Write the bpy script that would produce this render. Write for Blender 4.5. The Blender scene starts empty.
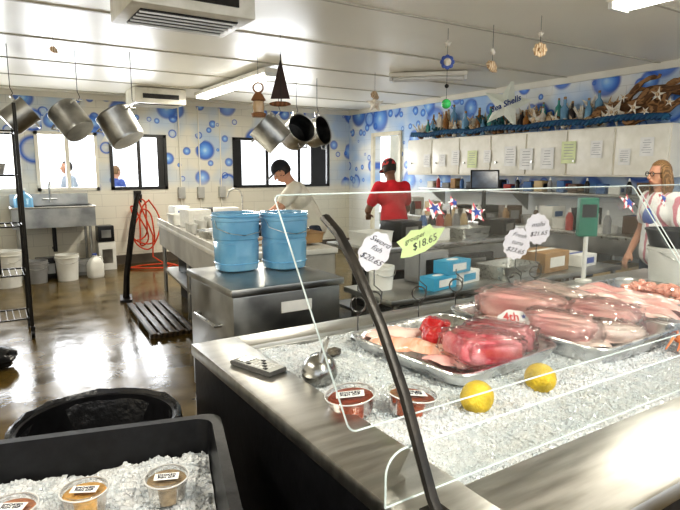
import bpy, bmesh, math, random
from mathutils import Vector, Matrix, Euler, noise
R=random.Random(7)
C=bpy.context.scene.collection
sc=bpy.context.scene
# ---------------------------------------------------------------- materials
_m={}
def mat(name,c1,c2=None,scale=8,rough=.5,metal=0,bump=0,bscale=None,trans=0,emis=0,coat=0,tex='noise',r2=None,stretch=(1,1,1),fac=(.35,.65),ior=1.45,sss=0,alpha=1):
    if name in _m: return _m[name]
    m=bpy.data.materials.new(name); m.use_nodes=True; nt=m.node_tree; N=nt.nodes; L=nt.links
    b=N['Principled BSDF']
    b.inputs['Roughness'].default_value=rough; b.inputs['Metallic'].default_value=metal
    b.inputs['IOR'].default_value=ior
    if trans: b.inputs['Transmission Weight'].default_value=trans
    if coat: b.inputs['Coat Weight'].default_value=coat; b.inputs['Coat Roughness'].default_value=.08
    if sss: b.inputs['Subsurface Weight'].default_value=sss; b.inputs['Subsurface Radius'].default_value=(.02,.01,.008)
    if alpha<1: b.inputs['Alpha'].default_value=alpha
    tc=N.new('ShaderNodeTexCoord'); mp=N.new('ShaderNodeMapping'); mp.inputs['Scale'].default_value=stretch
    L.new(tc.outputs['Object'],mp.inputs['Vector'])
    if tex=='wave':
        t=N.new('ShaderNodeTexWave'); t.inputs['Distortion'].default_value=4; t.inputs['Detail'].default_value=3; o=t.outputs['Fac']
    elif tex=='voronoi':
        t=N.new('ShaderNodeTexVoronoi'); o=t.outputs['Distance']
    else:
        t=N.new('ShaderNodeTexNoise'); t.inputs['Detail'].default_value=5; o=t.outputs['Fac']
    t.inputs['Scale'].default_value=scale; L.new(mp.outputs[0],t.inputs['Vector'])
    if c2 is None: c2=tuple(x*.86 for x in c1)
    cr=N.new('ShaderNodeValToRGB'); cr.color_ramp.elements[0].position=fac[0]; cr.color_ramp.elements[1].position=fac[1]
    cr.color_ramp.elements[0].color=(*c2,1); cr.color_ramp.elements[1].color=(*c1,1)
    L.new(o,cr.inputs[0]); L.new(cr.outputs[0],b.inputs['Base Color'])
    if r2 is not None:
        mr=N.new('ShaderNodeMapRange'); mr.inputs[1].default_value=.35; mr.inputs[2].default_value=.65
        mr.inputs[3].default_value=rough; mr.inputs[4].default_value=r2
        L.new(o,mr.inputs[0]); L.new(mr.outputs[0],b.inputs['Roughness'])
    if emis:
        L.new(cr.outputs[0],b.inputs['Emission Color']); b.inputs['Emission Strength'].default_value=emis
    if bump:
        bt=N.new('ShaderNodeTexNoise'); bt.inputs['Scale'].default_value=bscale or scale; bt.inputs['Detail'].default_value=4
        L.new(mp.outputs[0],bt.inputs['Vector'])
        bp=N.new('ShaderNodeBump'); bp.inputs['Strength'].default_value=bump; bp.inputs['Distance'].default_value=.02
        L.new(bt.outputs['Fac'],bp.inputs['Height']); L.new(bp.outputs[0],b.inputs['Normal'])
    _m[name]=m; return m
def glassmat(name,tint=(.975,.985,.98),refl=.24,rough=.03,base=.004):
    if name in _m: return _m[name]
    m=bpy.data.materials.new(name); m.use_nodes=True; nt=m.node_tree; N=nt.nodes; L=nt.links
    N.remove(N['Principled BSDF']); out=N['Material Output']
    tr=N.new('ShaderNodeBsdfTransparent'); tr.inputs[0].default_value=(*tint,1)
    gl=N.new('ShaderNodeBsdfGlossy'); gl.inputs['Roughness'].default_value=rough
    lw=N.new('ShaderNodeFresnel'); lw.inputs[0].default_value=1.35
    ma=N.new('ShaderNodeMath'); ma.operation='MULTIPLY_ADD'; ma.inputs[1].default_value=refl; ma.inputs[2].default_value=base
    L.new(lw.outputs[0],ma.inputs[0])
    mx=N.new('ShaderNodeMixShader'); L.new(ma.outputs[0],mx.inputs[0]); L.new(tr.outputs[0],mx.inputs[1]); L.new(gl.outputs[0],mx.inputs[2])
    L.new(mx.outputs[0],out.inputs[0]); _m[name]=m; return m
def muralmat(name,base,zlo,axis,off0=0,haze=.5,hlo=.42,more=0):
    m=bpy.data.materials.new(name); m.use_nodes=True; nt=m.node_tree; N=nt.nodes; L=nt.links
    b=N['Principled BSDF']; b.inputs['Roughness'].default_value=.4
    tc=N.new('ShaderNodeTexCoord')
    sep=N.new('ShaderNodeSeparateXYZ'); L.new(tc.outputs['Object'],sep.inputs[0])
    com=N.new('ShaderNodeCombineXYZ'); L.new(sep.outputs[axis],com.inputs[0]); L.new(sep.outputs[2],com.inputs[1])
    def mth(op,a,bb=None,c=None):
        n=N.new('ShaderNodeMath'); n.operation=op
        for i,x in enumerate((a,bb,c)):
            if x is None: continue
            if isinstance(x,(int,float)): n.inputs[i].default_value=x
            else: L.new(x,n.inputs[i])
        return n.outputs[0]
    def mix(f,a,bb):
        n=N.new('ShaderNodeMix'); n.data_type='RGBA'
        if isinstance(f,(int,float)): n.inputs[0].default_value=f
        else: L.new(f,n.inputs[0])
        for i,x in ((6,a),(7,bb)):
            if isinstance(x,tuple): n.inputs[i].default_value=(*x,1)
            else: L.new(x,n.inputs[i])
        return n.outputs[2]
    br=N.new('ShaderNodeTexBrick'); br.inputs['Scale'].default_value=1; br.offset=.5
    br.inputs['Brick Width'].default_value=.42; br.inputs['Row Height'].default_value=.2; br.inputs['Mortar Size'].default_value=.004
    br.inputs['Color1'].default_value=(*base,1); br.inputs['Color2'].default_value=(*[x*.97 for x in base],1); br.inputs['Mortar'].default_value=(*[x*.8 for x in base],1)
    L.new(com.outputs[0],br.inputs['Vector'])
    col=br.outputs['Color']
    nz=N.new('ShaderNodeTexNoise'); nz.inputs['Scale'].default_value=1.3; L.new(com.outputs[0],nz.inputs['Vector'])
    hz=N.new('ShaderNodeMapRange'); L.new(nz.outputs['Fac'],hz.inputs[0]); hz.inputs[1].default_value=hlo; hz.inputs[2].default_value=hlo+.22; hz.inputs[4].default_value=haze
    zm=N.new('ShaderNodeMapRange'); L.new(sep.outputs[2],zm.inputs[0]); zm.inputs[1].default_value=zlo-.1; zm.inputs[2].default_value=zlo+.1
    col=mix(mth('MULTIPLY',hz.outputs[0],zm.outputs[0]),col,(.2,.46,.86))
    for sc_,off,rr,thr in ((4.0,5.3,.42,.55-more),(2.2,1.0,.6,.36-more),(1.35,9.4,.5,.36-more)):
        mp=N.new('ShaderNodeMapping'); mp.inputs['Location'].default_value=(off+off0,off*.7+off0,0); L.new(com.outputs[0],mp.inputs[0])
        v=N.new('ShaderNodeTexVoronoi'); v.voronoi_dimensions='2D'; v.inputs['Scale'].default_value=sc_; v.inputs['Randomness'].default_value=.9
        L.new(mp.outputs[0],v.inputs['Vector'])
        sp=N.new('ShaderNodeSeparateColor'); L.new(v.outputs['Color'],sp.inputs[0])
        rad=mth('MULTIPLY_ADD',sp.outputs[0],rr*.5,.1)
        q=mth('DIVIDE',v.outputs['Distance'],rad)
        soft=N.new('ShaderNodeMapRange'); L.new(q,soft.inputs[0]); soft.inputs[1].default_value=1.12; soft.inputs[2].default_value=.88
        inside=mth('MULTIPLY',soft.outputs[0],zm.outputs[0])
        inside=mth('MULTIPLY',inside,mth('GREATER_THAN',sp.outputs[1],thr))
        inside=mth('MULTIPLY',inside,mth('MULTIPLY_ADD',sp.outputs[2],.25,.75))
        # some cells are only rings: fade the middle
        ring=mth('GREATER_THAN',sp.outputs[2],.72)
        mid=N.new('ShaderNodeMapRange'); L.new(q,mid.inputs[0]); mid.inputs[1].default_value=.55; mid.inputs[2].default_value=.85
        keep=mth('MAXIMUM',mid.outputs[0],mth('SUBTRACT',1.0,ring))
        inside=mth('MULTIPLY',inside,mth('MAXIMUM',keep,.25))
        cr=N.new('ShaderNodeValToRGB'); e=cr.color_ramp.elements
        e[0].position=0; e[0].color=(.6,.82,.98,1); e[1].position=1; e[1].color=(.02,.08,.45,1)
        x=e.new(.3); x.color=(.2,.46,.88,1); x=e.new(.68); x.color=(.04,.2,.7,1)
        L.new(q,cr.inputs[0]); col=mix(inside,col,cr.outputs[0])
    L.new(col,b.inputs['Base Color'])
    return m
STEEL=mat('brushed_steel',(.7,.7,.67),(.5,.5,.48),scale=6,rough=.25,metal=1,r2=.38,stretch=(1,8,8),bump=.03)
STEELD=mat('worn_steel',(.5,.5,.48),(.3,.3,.29),scale=4,rough=.28,metal=1,r2=.45,bump=.05)
WET=mat('worn_counter_steel',(.6,.59,.56),(.46,.45,.42),scale=7,rough=.3,metal=1,r2=.4,stretch=(.6,5,1),bump=.03,bscale=12)
BLACK=mat('black_plastic',(.012,.012,.014),(.006,.006,.007),rough=.35,bump=.05,scale=30)
BLACKM=mat('black_metal',(.015,.014,.013),(.03,.025,.02),rough=.35,metal=.3,bump=.1,scale=20)
WHITEP=mat('white_plastic',(.84,.84,.81),(.7,.69,.64),rough=.3,scale=3)
WHITEPAINT=mat('white_paint',(.86,.83,.74),(.78,.74,.64),rough=.35,scale=2)
CEIL=mat('ceiling_panel',(.93,.9,.79),(.86,.82,.7),scale=1.1,rough=.28,r2=.38,bump=.1,bscale=3,fac=(.2,.8))
PAPER=mat('paper',(.86,.86,.84),(.78,.78,.77),rough=.7,scale=9)
LILAC=mat('lilac_white_card',(.84,.83,.9),(.78,.77,.85),rough=.6,scale=6)
INK=mat('black_ink',(.02,.02,.05),rough=.6)
ICE=mat('crushed_ice',(.98,.99,1),(.84,.89,.93),scale=22,rough=.05,r2=.18,trans=.32,coat=.5,ior=1.31)
SKIN=mat('skin',(.6,.33,.22),(.52,.27,.18),rough=.5,scale=12,sss=.05)
GLASS=glassmat('clear_acrylic')
CLEAR=glassmat('clear_film',(.98,.98,.98),.8,.1,.05)
EDGE=mat('acrylic_edge',(.78,.86,.84),(.6,.68,.66),rough=.15,scale=5,coat=.5)
# ---------------------------------------------------------------- mesh helpers
def BM(): return bmesh.new()
def xf(bm,vs,M):
    bmesh.ops.transform(bm,matrix=M,verts=vs)
def box(bm,c,s,rot=(0,0,0),bev=0):
    r=bmesh.ops.create_cube(bm,size=1); vs=r['verts']
    xf(bm,vs,Matrix.Diagonal((*s,1)))
    if bev:
        es=list({e for v in vs for e in v.link_edges})
        rr=bmesh.ops.bevel(bm,geom=es,offset=bev,segments=2,affect='EDGES',profile=.6)
        vs=list({v for f in rr['faces'] for v in f.verts}|{v for v in vs if v.is_valid})
    xf(bm,vs,Matrix.Translation(c)@Euler(rot).to_matrix().to_4x4()); return vs
def cyl(bm,p0,p1,r0,r1=None,n=16,caps=True):
    p0=Vector(p0);p1=Vector(p1);r1=r0 if r1 is None else r1
    d=p1-p0; r=bmesh.ops.create_cone(bm,cap_ends=caps,segments=n,radius1=r0,radius2=r1,depth=d.length)
    q=Vector((0,0,1)).rotation_difference(d.normalized() if d.length else Vector((0,0,1)))
    xf(bm,r['verts'],Matrix.Translation((p0+p1)/2)@q.to_matrix().to_4x4()); return r['verts']
def sph(bm,c,s,rot=(0,0,0),n=14):
    r=bmesh.ops.create_uvsphere(bm,u_segments=n,v_segments=max(6,n*2//3),radius=1)
    if isinstance(s,(int,float)): s=(s,s,s)
    xf(bm,r['verts'],Matrix.Translation(c)@Euler(rot).to_matrix().to_4x4()@Matrix.Diagonal((*s,1))); return r['verts']
def lathe(bm,prof,n=32,c=(0,0,0)):
    rings=[]
    for r,z in prof:
        if r<1e-5: rings.append([bm.verts.new((c[0],c[1],c[2]+z))])
        else: rings.append([bm.verts.new((c[0]+r*math.cos(2*math.pi*i/n),c[1]+r*math.sin(2*math.pi*i/n),c[2]+z)) for i in range(n)])
    for a,b in zip(rings,rings[1:]):
        for i in range(n):
            j=(i+1)%n
            if len(a)==1 and len(b)==1: break
            if len(a)==1: bm.faces.new((a[0],b[j],b[i]))
            elif len(b)==1: bm.faces.new((a[i],a[j],b[0]))
            else: bm.faces.new((a[i],a[j],b[j],b[i]))
    bmesh.ops.recalc_face_normals(bm,faces=bm.faces)
def tube(bm,pts,r,n=8,closed=False):
    pts=[Vector(p) for p in pts]; k=len(pts); rings=[]; up=Vector((0,0,1)); prev=None
    for i,p in enumerate(pts):
        a=pts[(i-1)%k] if (closed or i>0) else p; b=pts[(i+1)%k] if (closed or i<k-1) else p
        t=(b-a).normalized()
        if prev is None: s=t.cross(up); s=s if s.length>.05 else t.cross(Vector((1,0,0)))
        else: s=prev-t*prev.dot(t)
        s.normalize(); prev=s; u=t.cross(s); rr=r[i] if isinstance(r,(list,tuple)) else r
        rings.append([bm.verts.new(p+(s*math.cos(2*math.pi*j/n)+u*math.sin(2*math.pi*j/n))*rr) for j in range(n)])
    for i in range(k if closed else k-1):
        a=rings[i];b=rings[(i+1)%k]
        for j in range(n):
            bm.faces.new((a[j],a[(j+1)%n],b[(j+1)%n],b[j]))
    if not closed:
        bm.faces.new(rings[0][::-1]); bm.faces.new(rings[-1])
def blob(bm,c,s,seed=0,amp=.15,rot=(0,0,0),taper=0,n=24,freq=2.2,sq=1.0,bend=0):
    r=bmesh.ops.create_uvsphere(bm,u_segments=n,v_segments=n*2//3,radius=1); o=Vector((seed*3.1,seed*1.7,seed*.9))
    for v in r['verts']:
        p=v.co.copy()
        if sq!=1: p=Vector([math.copysign(abs(x)**sq,x) for x in p])
        k=1+amp*noise.noise(v.co*freq+o)+amp*.4*noise.noise(v.co*freq*2.7+o)
        p*=k; t=1-taper*(p.x*.5+.5); p.y*=t; p.z*=(1+t)/2
        v.co=Vector((p.x*s[0],p.y*s[1]+bend*p.x*p.x*s[1],p.z*s[2]))
    xf(bm,r['verts'],Matrix.Translation(c)@Euler(rot).to_matrix().to_4x4()); return r['verts']
def slab(bm,L0,W,T,seed,taper=.3,wav=.02,n=28,m_=14):
    top={};bot={}
    for i in range(n+1):
        u=-1+2*i/n
        wd=W*(1-abs(u)**4)**.5*(1-taper*(u*.5+.5))*(1+.12*noise.noise(Vector((u*3,seed,0)))) if abs(u)<.999 else W*.05
        cy=.25*W*noise.noise(Vector((u*1.5,seed*3,5)))
        for j in range(m_+1):
            v=-1+2*j/m_; x=u*L0; y=cy+v*wd
            dome=max(0,(1-abs(v)**3))*(1-abs(u)**6)
            z=wav*noise.noise(Vector((x*9,y*9,seed)))+.004*noise.noise(Vector((x*45,y*45,seed)))
            top[i,j]=bm.verts.new((x,y,z+T*dome)); bot[i,j]=bm.verts.new((x,y,z-T*.25*dome-.001))
    for i in range(n):
        for j in range(m_):
            bm.faces.new((top[i,j],top[i+1,j],top[i+1,j+1],top[i,j+1])); bm.faces.new((bot[i,j],bot[i,j+1],bot[i+1,j+1],bot[i+1,j]))
    for i in range(n):
        for j in (0,m_):
            f=(top[i,j],bot[i,j],bot[i+1,j],top[i+1,j]); bm.faces.new(f if j==0 else f[::-1])
    for j in range(m_):
        for i in (0,n):
            f=(top[i,j],top[i,j+1],bot[i,j+1],bot[i,j]); bm.faces.new(f if i==0 else f[::-1])
    bmesh.ops.recalc_face_normals(bm,faces=bm.faces)
def poly(bm,pts,th,M=None):
    a=[bm.verts.new((x,-th/2,z)) for x,z in pts]; b=[bm.verts.new((x,th/2,z)) for x,z in pts]
    bm.faces.new(a); bm.faces.new(b[::-1]); k=len(pts)
    for i in range(k): bm.faces.new((a[i],b[i],b[(i+1)%k],a[(i+1)%k]))
    bmesh.ops.recalc_face_normals(bm,faces=bm.faces)
    if M: xf(bm,a+b,M)
def rrect(w,h,r,n=6,corners=(1,1,1,1)):
    pts=[]
    for ci,(cx,cz,a0) in enumerate(((w/2,h/2,0),(-w/2,h/2,90),(-w/2,-h/2,180),(w/2,-h/2,270))):
        rr=r if corners[ci] else .0005
        ox=cx-math.copysign(rr,cx); oz=cz-math.copysign(rr,cz)
        for i in range(n+1):
            a=math.radians(a0+90*i/n); pts.append((ox+rr*math.cos(a),oz+rr*math.sin(a)))
    return pts
def loft(bm,rings,cap0=True,cap1=True):
    rs=[[bm.verts.new(p) for p in r] for r in rings]
    for a,b in zip(rs,rs[1:]):
        for i in range(len(a)): bm.faces.new((a[i],a[(i+1)%len(a)],b[(i+1)%len(a)],b[i]))
    if cap0: bm.faces.new(rs[0][::-1])
    if cap1: bm.faces.new(rs[-1])
def mesh(name,bm,m,smooth=False,ang=None):
    me=bpy.data.meshes.new(name); bm.to_mesh(me); bm.free(); me.materials.append(m)
    if smooth:
        for p in me.polygons: p.use_smooth=True
        try: me.set_sharp_from_angle(angle=math.radians(ang or 40))
        except Exception: pass
    return me
def part(par,name,bm,m,smooth=True,label=None,loc=(0,0,0),rot=(0,0,0),ang=None):
    o=bpy.data.objects.new(name,mesh(name,bm,m,smooth,ang)); C.objects.link(o)
    o.parent=par; o.location=loc; o.rotation_euler=rot
    if label: o['label']=label
    return o
def tag(o,label,cat,group=None,kind=None):
    o['label']=label; o['category']=cat
    if group: o['group']=group
    if kind: o['kind']=kind
    return o
def thing(name,label,cat,loc=(0,0,0),rot=(0,0,0),group=None,kind=None):
    o=bpy.data.objects.new(name,None); o.empty_display_size=.05; C.objects.link(o)
    o.location=loc; o.rotation_euler=rot; return tag(o,label,cat,group,kind)
def single(name,label,cat,bm,m,loc=(0,0,0),rot=(0,0,0),group=None,kind=None,smooth=True,ang=None):
    o=bpy.data.objects.new(name,mesh(name,bm,m,smooth,ang)); C.objects.link(o)
    o.location=loc; o.rotation_euler=rot; return tag(o,label,cat,group,kind)
def struct(name,bm,m):
    o=bpy.data.objects.new(name,mesh(name,bm,m)); C.objects.link(o); o['kind']='structure'; return o
def text(par,body,size,m,loc,rot,name='lettering',th=.0008,sp=1.0,off=0,shear=0):
    cu=bpy.data.curves.new(name,'FONT'); cu.body=body; cu.size=size; cu.align_x='CENTER'; cu.align_y='CENTER'; cu.extrude=th; cu.space_line=sp; cu.resolution_u=3; cu.offset=off; cu.shear=shear
    t=bpy.data.objects.new(name,cu); C.objects.link(t); dg=bpy.context.evaluated_depsgraph_get()
    me=bpy.data.meshes.new_from_object(t.evaluated_get(dg)); bpy.data.objects.remove(t)
    me.materials.clear(); me.materials.append(m)
    o=bpy.data.objects.new(name,me); C.objects.link(o); o.parent=par; o.location=loc; o.rotation_euler=rot; return o
# ---------------------------------------------------------------- room
XR,YB,H=6.6,10.0,2.8
XL=-2.6; YF=-2.5
bm=BM(); box(bm,((XL+XR)/2,(YF+14)/2,-.05),(XR-XL+.4,14-YF+.4,.1))
struct('floor',bm,mat('wet_concrete_floor',(.15,.10,.028),(.05,.034,.011),scale=2.6,rough=.12,bump=.14,bscale=5,r2=.24,fac=(.3,.7),ior=1.36))
bm=BM(); box(bm,((XL+XR)/2,(YF+YB)/2,H+.05),(XR-XL+.4,YB-YF+.4,.1)); struct('ceiling',bm,CEIL)
wins=[(-1.2,.5,1.27,2.2),(.75,1.66,1.27,2.2),(1.84,2.78,1.27,2.2),(4.0,6.1,1.27,2.2)]
def wallX(bm,x0,x1,y,holes,t=.15):
    cur=x0
    for a,b,z0,z1 in holes:
        box(bm,((cur+a)/2,y+t/2,H/2),(a-cur,t,H)); box(bm,((a+b)/2,y+t/2,z0/2),(b-a,t,z0)); box(bm,((a+b)/2,y+t/2,(z1+H)/2),(b-a,t,H-z1)); cur=b
    box(bm,((cur+x1)/2,y+t/2,H/2),(x1-cur,t,H))
bm=BM(); wallX(bm,XL,XR+.15,YB,wins); struct('wall_back',bm,muralmat('back_wall_mural',(.78,.75,.65),1.35,0,0,.45))
bm=BM()
box(bm,(XR+.075,(YF+8.3)/2,H/2),(.15,8.3-YF,H)); box(bm,(XR+.075,8.7,(2.25+H)/2),(.15,.8,H-2.25)); box(bm,(XR+.075,9.55,H/2),(.15,.9,H))
struct('wall_right',bm,muralmat('side_wall_mural',(.84,.85,.84),1.3,1,2.3,.7,.38,.1))
bm=BM(); box(bm,(XL-.075,(10+YF+2)/2,H/2),(.15,10-YF-2,H)); struct('wall_left',bm,WHITEPAINT)
bm=BM(); box(bm,(XR+.9,8.7,H/2),(.1,2.0,H)); struct('wall_passage',bm,mat('beige_wall',(.75,.68,.5),(.66,.6,.44),rough=.5))
bm=BM()
for a in (8.27,9.13): box(bm,(XR-.01,a,1.13),(.06,.07,2.26))
box(bm,(XR-.01,8.7,2.28),(.06,.93,.07)); struct('door_1',bm,mat('door_trim_cream',(.8,.74,.58),rough=.4))
k=0
SEAM=mat('ceiling_seam',(.6,.56,.46),rough=.4)
for y in (1.2,2.4,3.6,4.8,6.0,7.2,8.4,9.6):
    bm=BM(); box(bm,((XL+XR)/2,y,H-.004),(XR-XL,.03,.012)); k+=1; struct('trim_%d'%k,bm,SEAM)
bm=BM(); box(bm,((XL+XR)/2,YB-.02,H-.04),(XR-XL,.04,.08)); k+=1; struct('trim_%d'%k,bm,WHITEPAINT)
bm=BM(); box(bm,(XR-.02,(YF+YB)/2,H-.04),(.04,YB-YF,.08)); k+=1; struct('trim_%d'%k,bm,WHITEPAINT)
bm=BM(); box(bm,((XL+XR)/2,YB-.01,.08),(XR-XL,.02,.16)); struct('baseboard_back',bm,mat('dark_base',(.12,.1,.08),rough=.5))
DARKF=mat('dark_window_frame',(.03,.03,.03),rough=.4)
for i,(a,b,z0,z1) in enumerate(wins):
    bm=BM(); t=.05; y=YB+.03
    for x in (a+t/2,b-t/2): box(bm,(x,y,(z0+z1)/2),(t,.1,z1-z0))
    for z in (z0+t/2,z1-t/2): box(bm,((a+b)/2,y,z),(b-a,.1,t))
    nm=2 if i==3 else 1
    for j in range(1,nm+1): box(bm,(a+(b-a)*j/(nm+1),y,(z0+z1)/2),(.06,.06,z1-z0))
    if i==3: box(bm,(a+.1,y,(z0+z1)/2),(.15,.05,z1-z0)); box(bm,(b-.25,y,(z0+z1)/2),(.35,.05,z1-z0))
    if i==2: box(bm,(b-.1,y,(z0+z1)/2),(.12,.05,z1-z0))
    struct('window_%d'%(i+1),bm,DARKF if i>1 else WHITEPAINT)
# ---------------------------------------------------------------- fluorescent fixtures
TUBE=mat('fluorescent_tube',(1,.98,.9),(1,.97,.88),emis=9,rough=.4)
def fixture(loc,length,rz,label,lit=True,name='fluorescent_ceiling_light',power=27):
    t=thing(name,label,'ceiling light',loc,(0,0,rz),group='ceiling fluorescent lights')
    bm=BM(); box(bm,(0,0,-.025),(length,.24,.05),bev=.008); part(t,'housing',bm,WHITEPAINT)
    for s in (-.06,.06):
        bm=BM(); cyl(bm,(-length/2+.05,s,-.07),(length/2-.05,s,-.07),.021); part(t,'tube',bm,TUBE if lit else WHITEP)
    for s in (-1,1):
        bm=BM(); box(bm,(s*(length/2-.02),0,-.07),(.03,.2,.05)); part(t,'end_cap',bm,WHITEP)
    if lit:
        l=bpy.data.lights.new('tube_light','AREA'); l.shape='RECTANGLE'; l.size=length*.95; l.size_y=.2; l.energy=power*length; l.color=(1,.94,.81)
        lo=bpy.data.objects.new('tube_light',l); C.objects.link(lo); lo.parent=t; lo.location=(0,0,-.1)
fixture((2.95,7.3,H-.04),2.5,math.pi/2,'long lit fluorescent light on ceiling near the windows',power=30)
fixture((3.85,1.9,H-.01),1.1,math.pi/2,'lit fluorescent light above the display counter',power=28)
fixture((4.8,5.5,H-.01),.95,-.75,'slim unlit ceiling light above the service area',False)
fixture((1.2,-.9,H-.01),2.4,math.pi/2,'added unseen fill light above the customer side',power=32)  # invented fixture behind the camera, added to brighten the counter side
fixture((-1.0,2.6,H-.01),2.4,math.pi/2,'added unseen fill light above the aisle',power=24)  # another added fixture, out of frame to the left, for fill light
# ---------------------------------------------------------------- AC units
def acunit(loc,s,label,slots=5):
    t=thing('air_conditioner',label,'air conditioner',loc)
    bm=BM(); box(bm,(0,0,0),s,bev=.015); part(t,'casing',bm,mat('ac_white',(.8,.77,.68),(.66,.63,.53),rough=.4))
    bm=BM(); box(bm,(0,-.0,-s[2]/2-.004),(s[0]*.8,s[1]*.62,.01)); part(t,'intake_grille',bm,BLACKM)
    for i in range(slots):
        bm=BM(); box(bm,(0,-s[1]*.26+s[1]*.52*i/(slots-1),-s[2]/2-.012),(s[0]*.8,.022,.012),rot=(.4,0,0)); part(t,'louver',bm,WHITEP)
    bm=BM(); box(bm,(0,-s[1]/2-.004,-.01),(s[0]*.7,.01,s[2]*.3)); part(t,'front_vent',bm,BLACKM)
acunit((1.24,3.93,2.69),(.8,.62,.2),'large white boxy air unit fixed to the ceiling')
acunit((2.35,8.9,2.68),(.75,.6,.22),'small white air unit on ceiling above windows')
# ---------------------------------------------------------------- display counter
X0,X1,Y0,Y1,ZT=.67,4.0,.58,2.19,.9
ix0,ix1,iy0,iy1=.87,3.42,.84,2.03
ctr=thing('display_counter','stainless steel seafood counter with ice-filled well','counter')
bm=BM(); t=.05
box(bm,((X0+ix0)/2,(Y0+Y1)/2,ZT-t/2),(ix0-X0,Y1-Y0,t),bev=.012)
box(bm,((ix1+X1)/2,(Y0+Y1)/2,ZT-t/2),(X1-ix1,Y1-Y0,t),bev=.012)
box(bm,((ix0+ix1)/2,(Y0+iy0)/2,ZT-t/2),(ix1-ix0+.03,iy0-Y0,t),bev=.012)
box(bm,((ix0+ix1)/2,(Y1+iy1)/2,ZT-t/2),(ix1-ix0+.03,Y1-iy1,t),bev=.012)
part(ctr,'countertop',bm,WET)
bm=BM(); z0=ZT-.25
box(bm,((ix0+ix1)/2,(iy0+iy1)/2,z0),(ix1-ix0,iy1-iy0,.02))
for x in (ix0,ix1): box(bm,(x,(iy0+iy1)/2,z0+.11),(.012,iy1-iy0,.24))
for y in (iy0,iy1): box(bm,((ix0+ix1)/2,y,z0+.11),(ix1-ix0,.012,.24))
part(ctr,'ice_well',bm,STEEL)
bm=BM(); box(bm,((X0+X1)/2,(Y0+Y1)/2,.35),(X1-X0-.06,Y1-Y0-.06,.58))
for x in (X0+.02,X1-.02): box(bm,(x,(Y0+Y1)/2,.45),(.02,Y1-Y0-.04,.8))
for y in (Y0+.02,Y1-.02): box(bm,((X0+X1)/2,y,.45),(X1-X0-.04,.02,.8))
part(ctr,'base_cabinet',bm,BLACK)
def ice(name,label,x0,x1,y0,y1,z,n,amp=.02,sz=(.006,.013),rz=0,loc=(0,0,0)):
    bm=BM(); nx=int((x1-x0)/.01);ny=int((y1-y0)/.01); g={}
    hgt=lambda x,y: z+amp*noise.noise(Vector((x*5,y*5,1)))+amp*.5*noise.noise(Vector((x*20,y*20,4)))+.004*noise.noise(Vector((x*90,y*90,7)))
    for i in range(nx+1):
        for j in range(ny+1):
            x=x0+(x1-x0)*i/nx;y=y0+(y1-y0)*j/ny; g[i,j]=bm.verts.new((x,y,hgt(x,y)))
    for i in range(nx):
        for j in range(ny): bm.faces.new((g[i,j],g[i+1,j],g[i+1,j+1],g[i,j+1]))
    faces=[(0,1,3,2),(4,6,7,5),(0,4,5,1),(2,3,7,6),(0,2,6,4),(1,5,7,3)]
    for _ in range(n):
        x=x0+.01+(x1-x0-.02)*R.random()**1.5;y=y0+.01+(y1-y0-.02)*R.random()**1.2; s=R.uniform(*sz)*R.uniform(.8,1.15)
        Q=Matrix.Translation((x,y,hgt(x,y)+s*.1))@Euler((R.random()*6,R.random()*6,R.random()*6)).to_matrix().to_4x4()
        vs=[bm.verts.new(Q@Vector(((a+R.uniform(-.25,.25))*s*.8,(b+R.uniform(-.25,.25))*s*.8,(c+R.uniform(-.25,.25))*s*.7))) for a in (-.6,.6) for b in (-.6,.6) for c in (-.6,.6)]
        for f in faces: bm.faces.new([vs[i] for i in f])
    bmesh.ops.recalc_face_normals(bm,faces=bm.faces)
    return single(name,label,'ice',bm,ICE,loc,(0,0,rz),kind='stuff',smooth=False)
ice('crushed_ice','bed of crushed ice filling the steel counter well',ix0+.008,ix1-.008,iy0+.008,iy1-.008,ZT-.026,36000,sz=(.005,.011))
# ---------------------------------------------------------------- sneeze guard
sg=thing('sneeze_guard','clear acrylic sneeze guard with black posts on counter','sneeze guard')
def slantM(xc):
    a=Vector((0,1.04,.985)); b=Vector((0,1.43,1.53)); m=(a+b)/2; ang=math.atan2(b.y-a.y,b.z-a.z)
    return Matrix.Translation((xc,m.y,m.z))@Matrix.Rotation(-ang,4,'X'),(b-a).length
for xa,xb in ((.69,2.47),(2.5,3.95)):
    M,hh=slantM((xa+xb)/2); pts=rrect(xb-xa,hh,.02)
    bm=BM(); poly(bm,pts,.006,M); part(sg,'glass_pane',bm,GLASS,smooth=False)
    bm=BM(); tube(bm,[M@Vector((x,0,z)) for x,z in pts],.0026,6,True); part(sg,'pane_edge',bm,EDGE)
M=Matrix.Translation(((.66+3.95)/2,.86,.96)); pts=rrect(3.95-.66,.12,.05,corners=(1,1,0,0))
bm=BM(); poly(bm,pts,.006,M); part(sg,'glass_pane',bm,GLASS,smooth=False)
bm=BM(); tube(bm,[M@Vector((x,0,z)) for x,z in pts],.0026,6,True); part(sg,'pane_edge',bm,EDGE)
def post(x):
    pts=[(x,.78,.903),(x,.80,.93),(x,.835,1.0),(x,.895,1.12),(x,.98,1.25),(x,1.09,1.38),(x,1.16,1.445),(x,1.225,1.48)]
    bm=BM(); tube(bm,pts,.011,8)
    for v in bm.verts: v.co.x=x+(v.co.x-x)*1.3
    box(bm,(x,.78,.905),(.05,.06,.008)); part(sg,'support_post',bm,BLACKM)
post(.735); post(3.2)
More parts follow.
